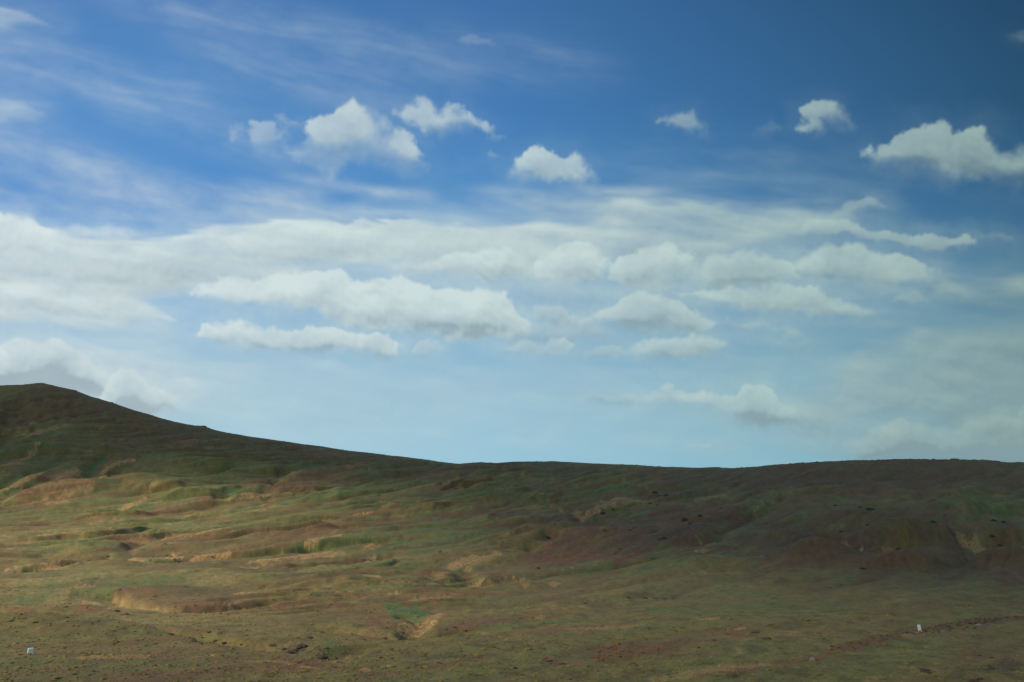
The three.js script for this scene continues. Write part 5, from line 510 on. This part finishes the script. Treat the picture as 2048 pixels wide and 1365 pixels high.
{
  const r = rng(25);
  STONES.forEach(([x, z, s, pale], i) => {
    const o = mesh(numbered('stone'), stoneKinds[i % 5], M.stone[pale], scene);
    place(o, x, z, .12 * s); o.rotation.y = r() * 6.28; o.scale.set(s * .8, s * (.55 + .25 * r()), s * .7);
    if (i === 0) return tag(o, 'largest pale stone, alone on the dirt line in the right foreground', 'stone');
    if (i === 4) return tag(o, 'large pale stone topping the rubble bank right of the slim post', 'stone');
    const A = Math.atan2(x, -z) / R, d = Math.hypot(x, z);
    if (d > 200) return tag(o, A < 10 ? 'tiny white stone on the red-brown slope' : 'tiny white stone near the right edge of the hillside', 'stone');
    if (A < 0) return tag(o, 'pale stone in the washed-out hollow below the green patch', 'stone', 'stones of the washed-out hollow');
    tag(o, pale ? 'pale stone in the dirt bank by the slim post' : 'dark brown stone in the dirt bank by the slim post', 'stone', pale ? 'pale stones of the dirt bank' : 'dark stones of the dirt bank');
  });
}

{                                                        // the loose rubble between them
  const line = [[34.4,-94.3],[40.6,-101.5],[49.8,-111.3],[55.7,-116.6],[63.5,-122.4],[72.1,-127.5],[78.2,-130.2]], r = rng(79), n = 300, g = new THREE.InstancedMesh(lumps(4.4, 1, .5, .8, 1.1), new THREE.MeshStandardMaterial({ name: 'rubble', color: 0xffffff, roughness: 1 }), n), M4 = new THREE.Matrix4(), Q = new THREE.Quaternion(), C = new THREE.Color(), Y = new THREE.Vector3(0, 1, 0);
  for (let i = 0; i < n; i++) {
    const u = Math.sqrt(r()) * (line.length - 1), k = Math.min(Math.floor(u), line.length - 2), f = u - k, x = mix(line[k][0], line[k + 1][0], f) + (r() + r() - 1) * 1.6, z = mix(line[k][1], line[k + 1][1], f) + (r() + r() - 1) * 1.6, s = .10 + .34 * r() * r();
    g.setMatrixAt(i, M4.compose(new THREE.Vector3(x, heightAt(x, z) - .1 * s, z), Q.setFromAxisAngle(Y, r() * 6.28), new THREE.Vector3(s * 1.2, s, s)));
    const c = .6 + .9 * r() * r(); g.setColorAt(i, C.setRGB(.17 * c, .096 * c, .055 * c));
  }
  g.name = 'rubble'; g.castShadow = g.receiveShadow = true; scene.add(g);
  tag(g, 'loose red-brown rubble strewn along the dirt bank', 'rubble', null, 'stuff');
}
ranked(scene.children.filter((o) => o.name.startsWith('stone')));

// ---------------------------------------------------------------- rocks on the skyline
const CRAGS = [[369.4,-687.0,7.6,2.9],[395.5,-672.3,4.8,2.4],[349.7,-697.6,4.3,1.7],[376.3,-683.2,4.3,1.4],[330.2,-712.5,4.3,1.4],[-356.7,-943.7,11.1,3.1],[200.3,-813.0,6.1,2.0],[199.3,-797.7,4.0,2.0],[-470.1,-950.2,6.5,2.6],[-487.8,-952.8,5.9,2.6],[-520.3,-958.4,8.0,2.7],[341.0,-704.3,5.7,1.4],[264.9,-754.9,4.9,1.5],[282.5,-744.3,4.4,1.5],[305.7,-729.3,3.9,1.4],[-234.1,-944.2,3.6,1.8]];
{
  const r = rng(35), names = [];
  CRAGS.forEach(([x, z, w, h], i) => {
    const gs = []; for (let k = 0; k < 5; k++) { const g = lumps(i * 4 + k * 2.3, 3, .6, .8), s = .35 + .3 * r(); g.scale(s * w * .8, s * h * 1.1, s * w * .6); g.translate((r() - .5) * w * .7, -.25 * h, (r() - .5) * w * .4); gs.push(g); }
    const o = mesh(numbered('rock_outcrop'), mergeGeometries(gs), M.crag, scene);
    place(o, x, z, 0);
    const A = Math.atan2(x, -z) / R;
    if (i === 0) tag(o, 'highest rock knob on the right skyline', 'rock');
    else if (i === 5) tag(o, 'flat rock step halfway down the left ridge line', 'rock');
    else tag(o, A < -8 ? 'small rock step on the left ridge line near the peak' : A < 14 ? 'low rock on the dip of the middle skyline' : 'low rock along the right skyline', 'rock', A < -8 ? 'rocks of the left ridge' : A < 14 ? 'rocks of the middle skyline' : 'rocks of the right skyline');
  });
}

ranked(scene.children.filter((o) => o.name.startsWith('rock_outcrop')));

// ---------------------------------------------------------------- the two white marker posts
const POSTS = [[-49.03,-88.55,0.494,0.593],[54.19,-114.85,0.356,0.852]];
function postShape(w, d, h, cap, round) {                // chamfered shaft with a weathered top
  const s = new THREE.Shape(), c = round;
  s.moveTo(-w / 2 + c, -d / 2); s.lineTo(w / 2 - c, -d / 2); s.lineTo(w / 2, -d / 2 + c); s.lineTo(w / 2, d / 2 - c); s.lineTo(w / 2 - c, d / 2); s.lineTo(-w / 2 + c, d / 2); s.lineTo(-w / 2, d / 2 - c); s.lineTo(-w / 2, -d / 2 + c); s.closePath();
  const g = new THREE.ExtrudeGeometry(s, { depth: h - cap, bevelEnabled: true, bevelThickness: cap, bevelSize: cap * .8, bevelOffset: -cap * .8, bevelSegments: 3 });
  g.rotateX(-Math.PI / 2); return g;
}
POSTS.forEach(([x, z, w, h], i) => {
  const o = new THREE.Group(); o.name = numbered('marker_post'); scene.add(o);
  place(o, x, z, 0); o.rotation.y = Math.atan2(-x, -z) + (i ? .25 : .12); if (i) o.rotation.z = .10;
  mesh('shaft', postShape(w, i ? w * .8 : w * .7, h + .25, .05, .03).translate(0, -.25, 0), M.paint, o);
  mesh('footing', postShape(w * 1.2, w * 1.1, .3, .03, .05).translate(0, -.27, 0), M.concrete, o);
  tag(o, i ? 'slim leaning white marker post beside the dirt bank' : 'squat white marker block in the grass at the far left', 'marker post');
});
console.log('all built', performance.now() | 0);
renderer.render(scene, camera);
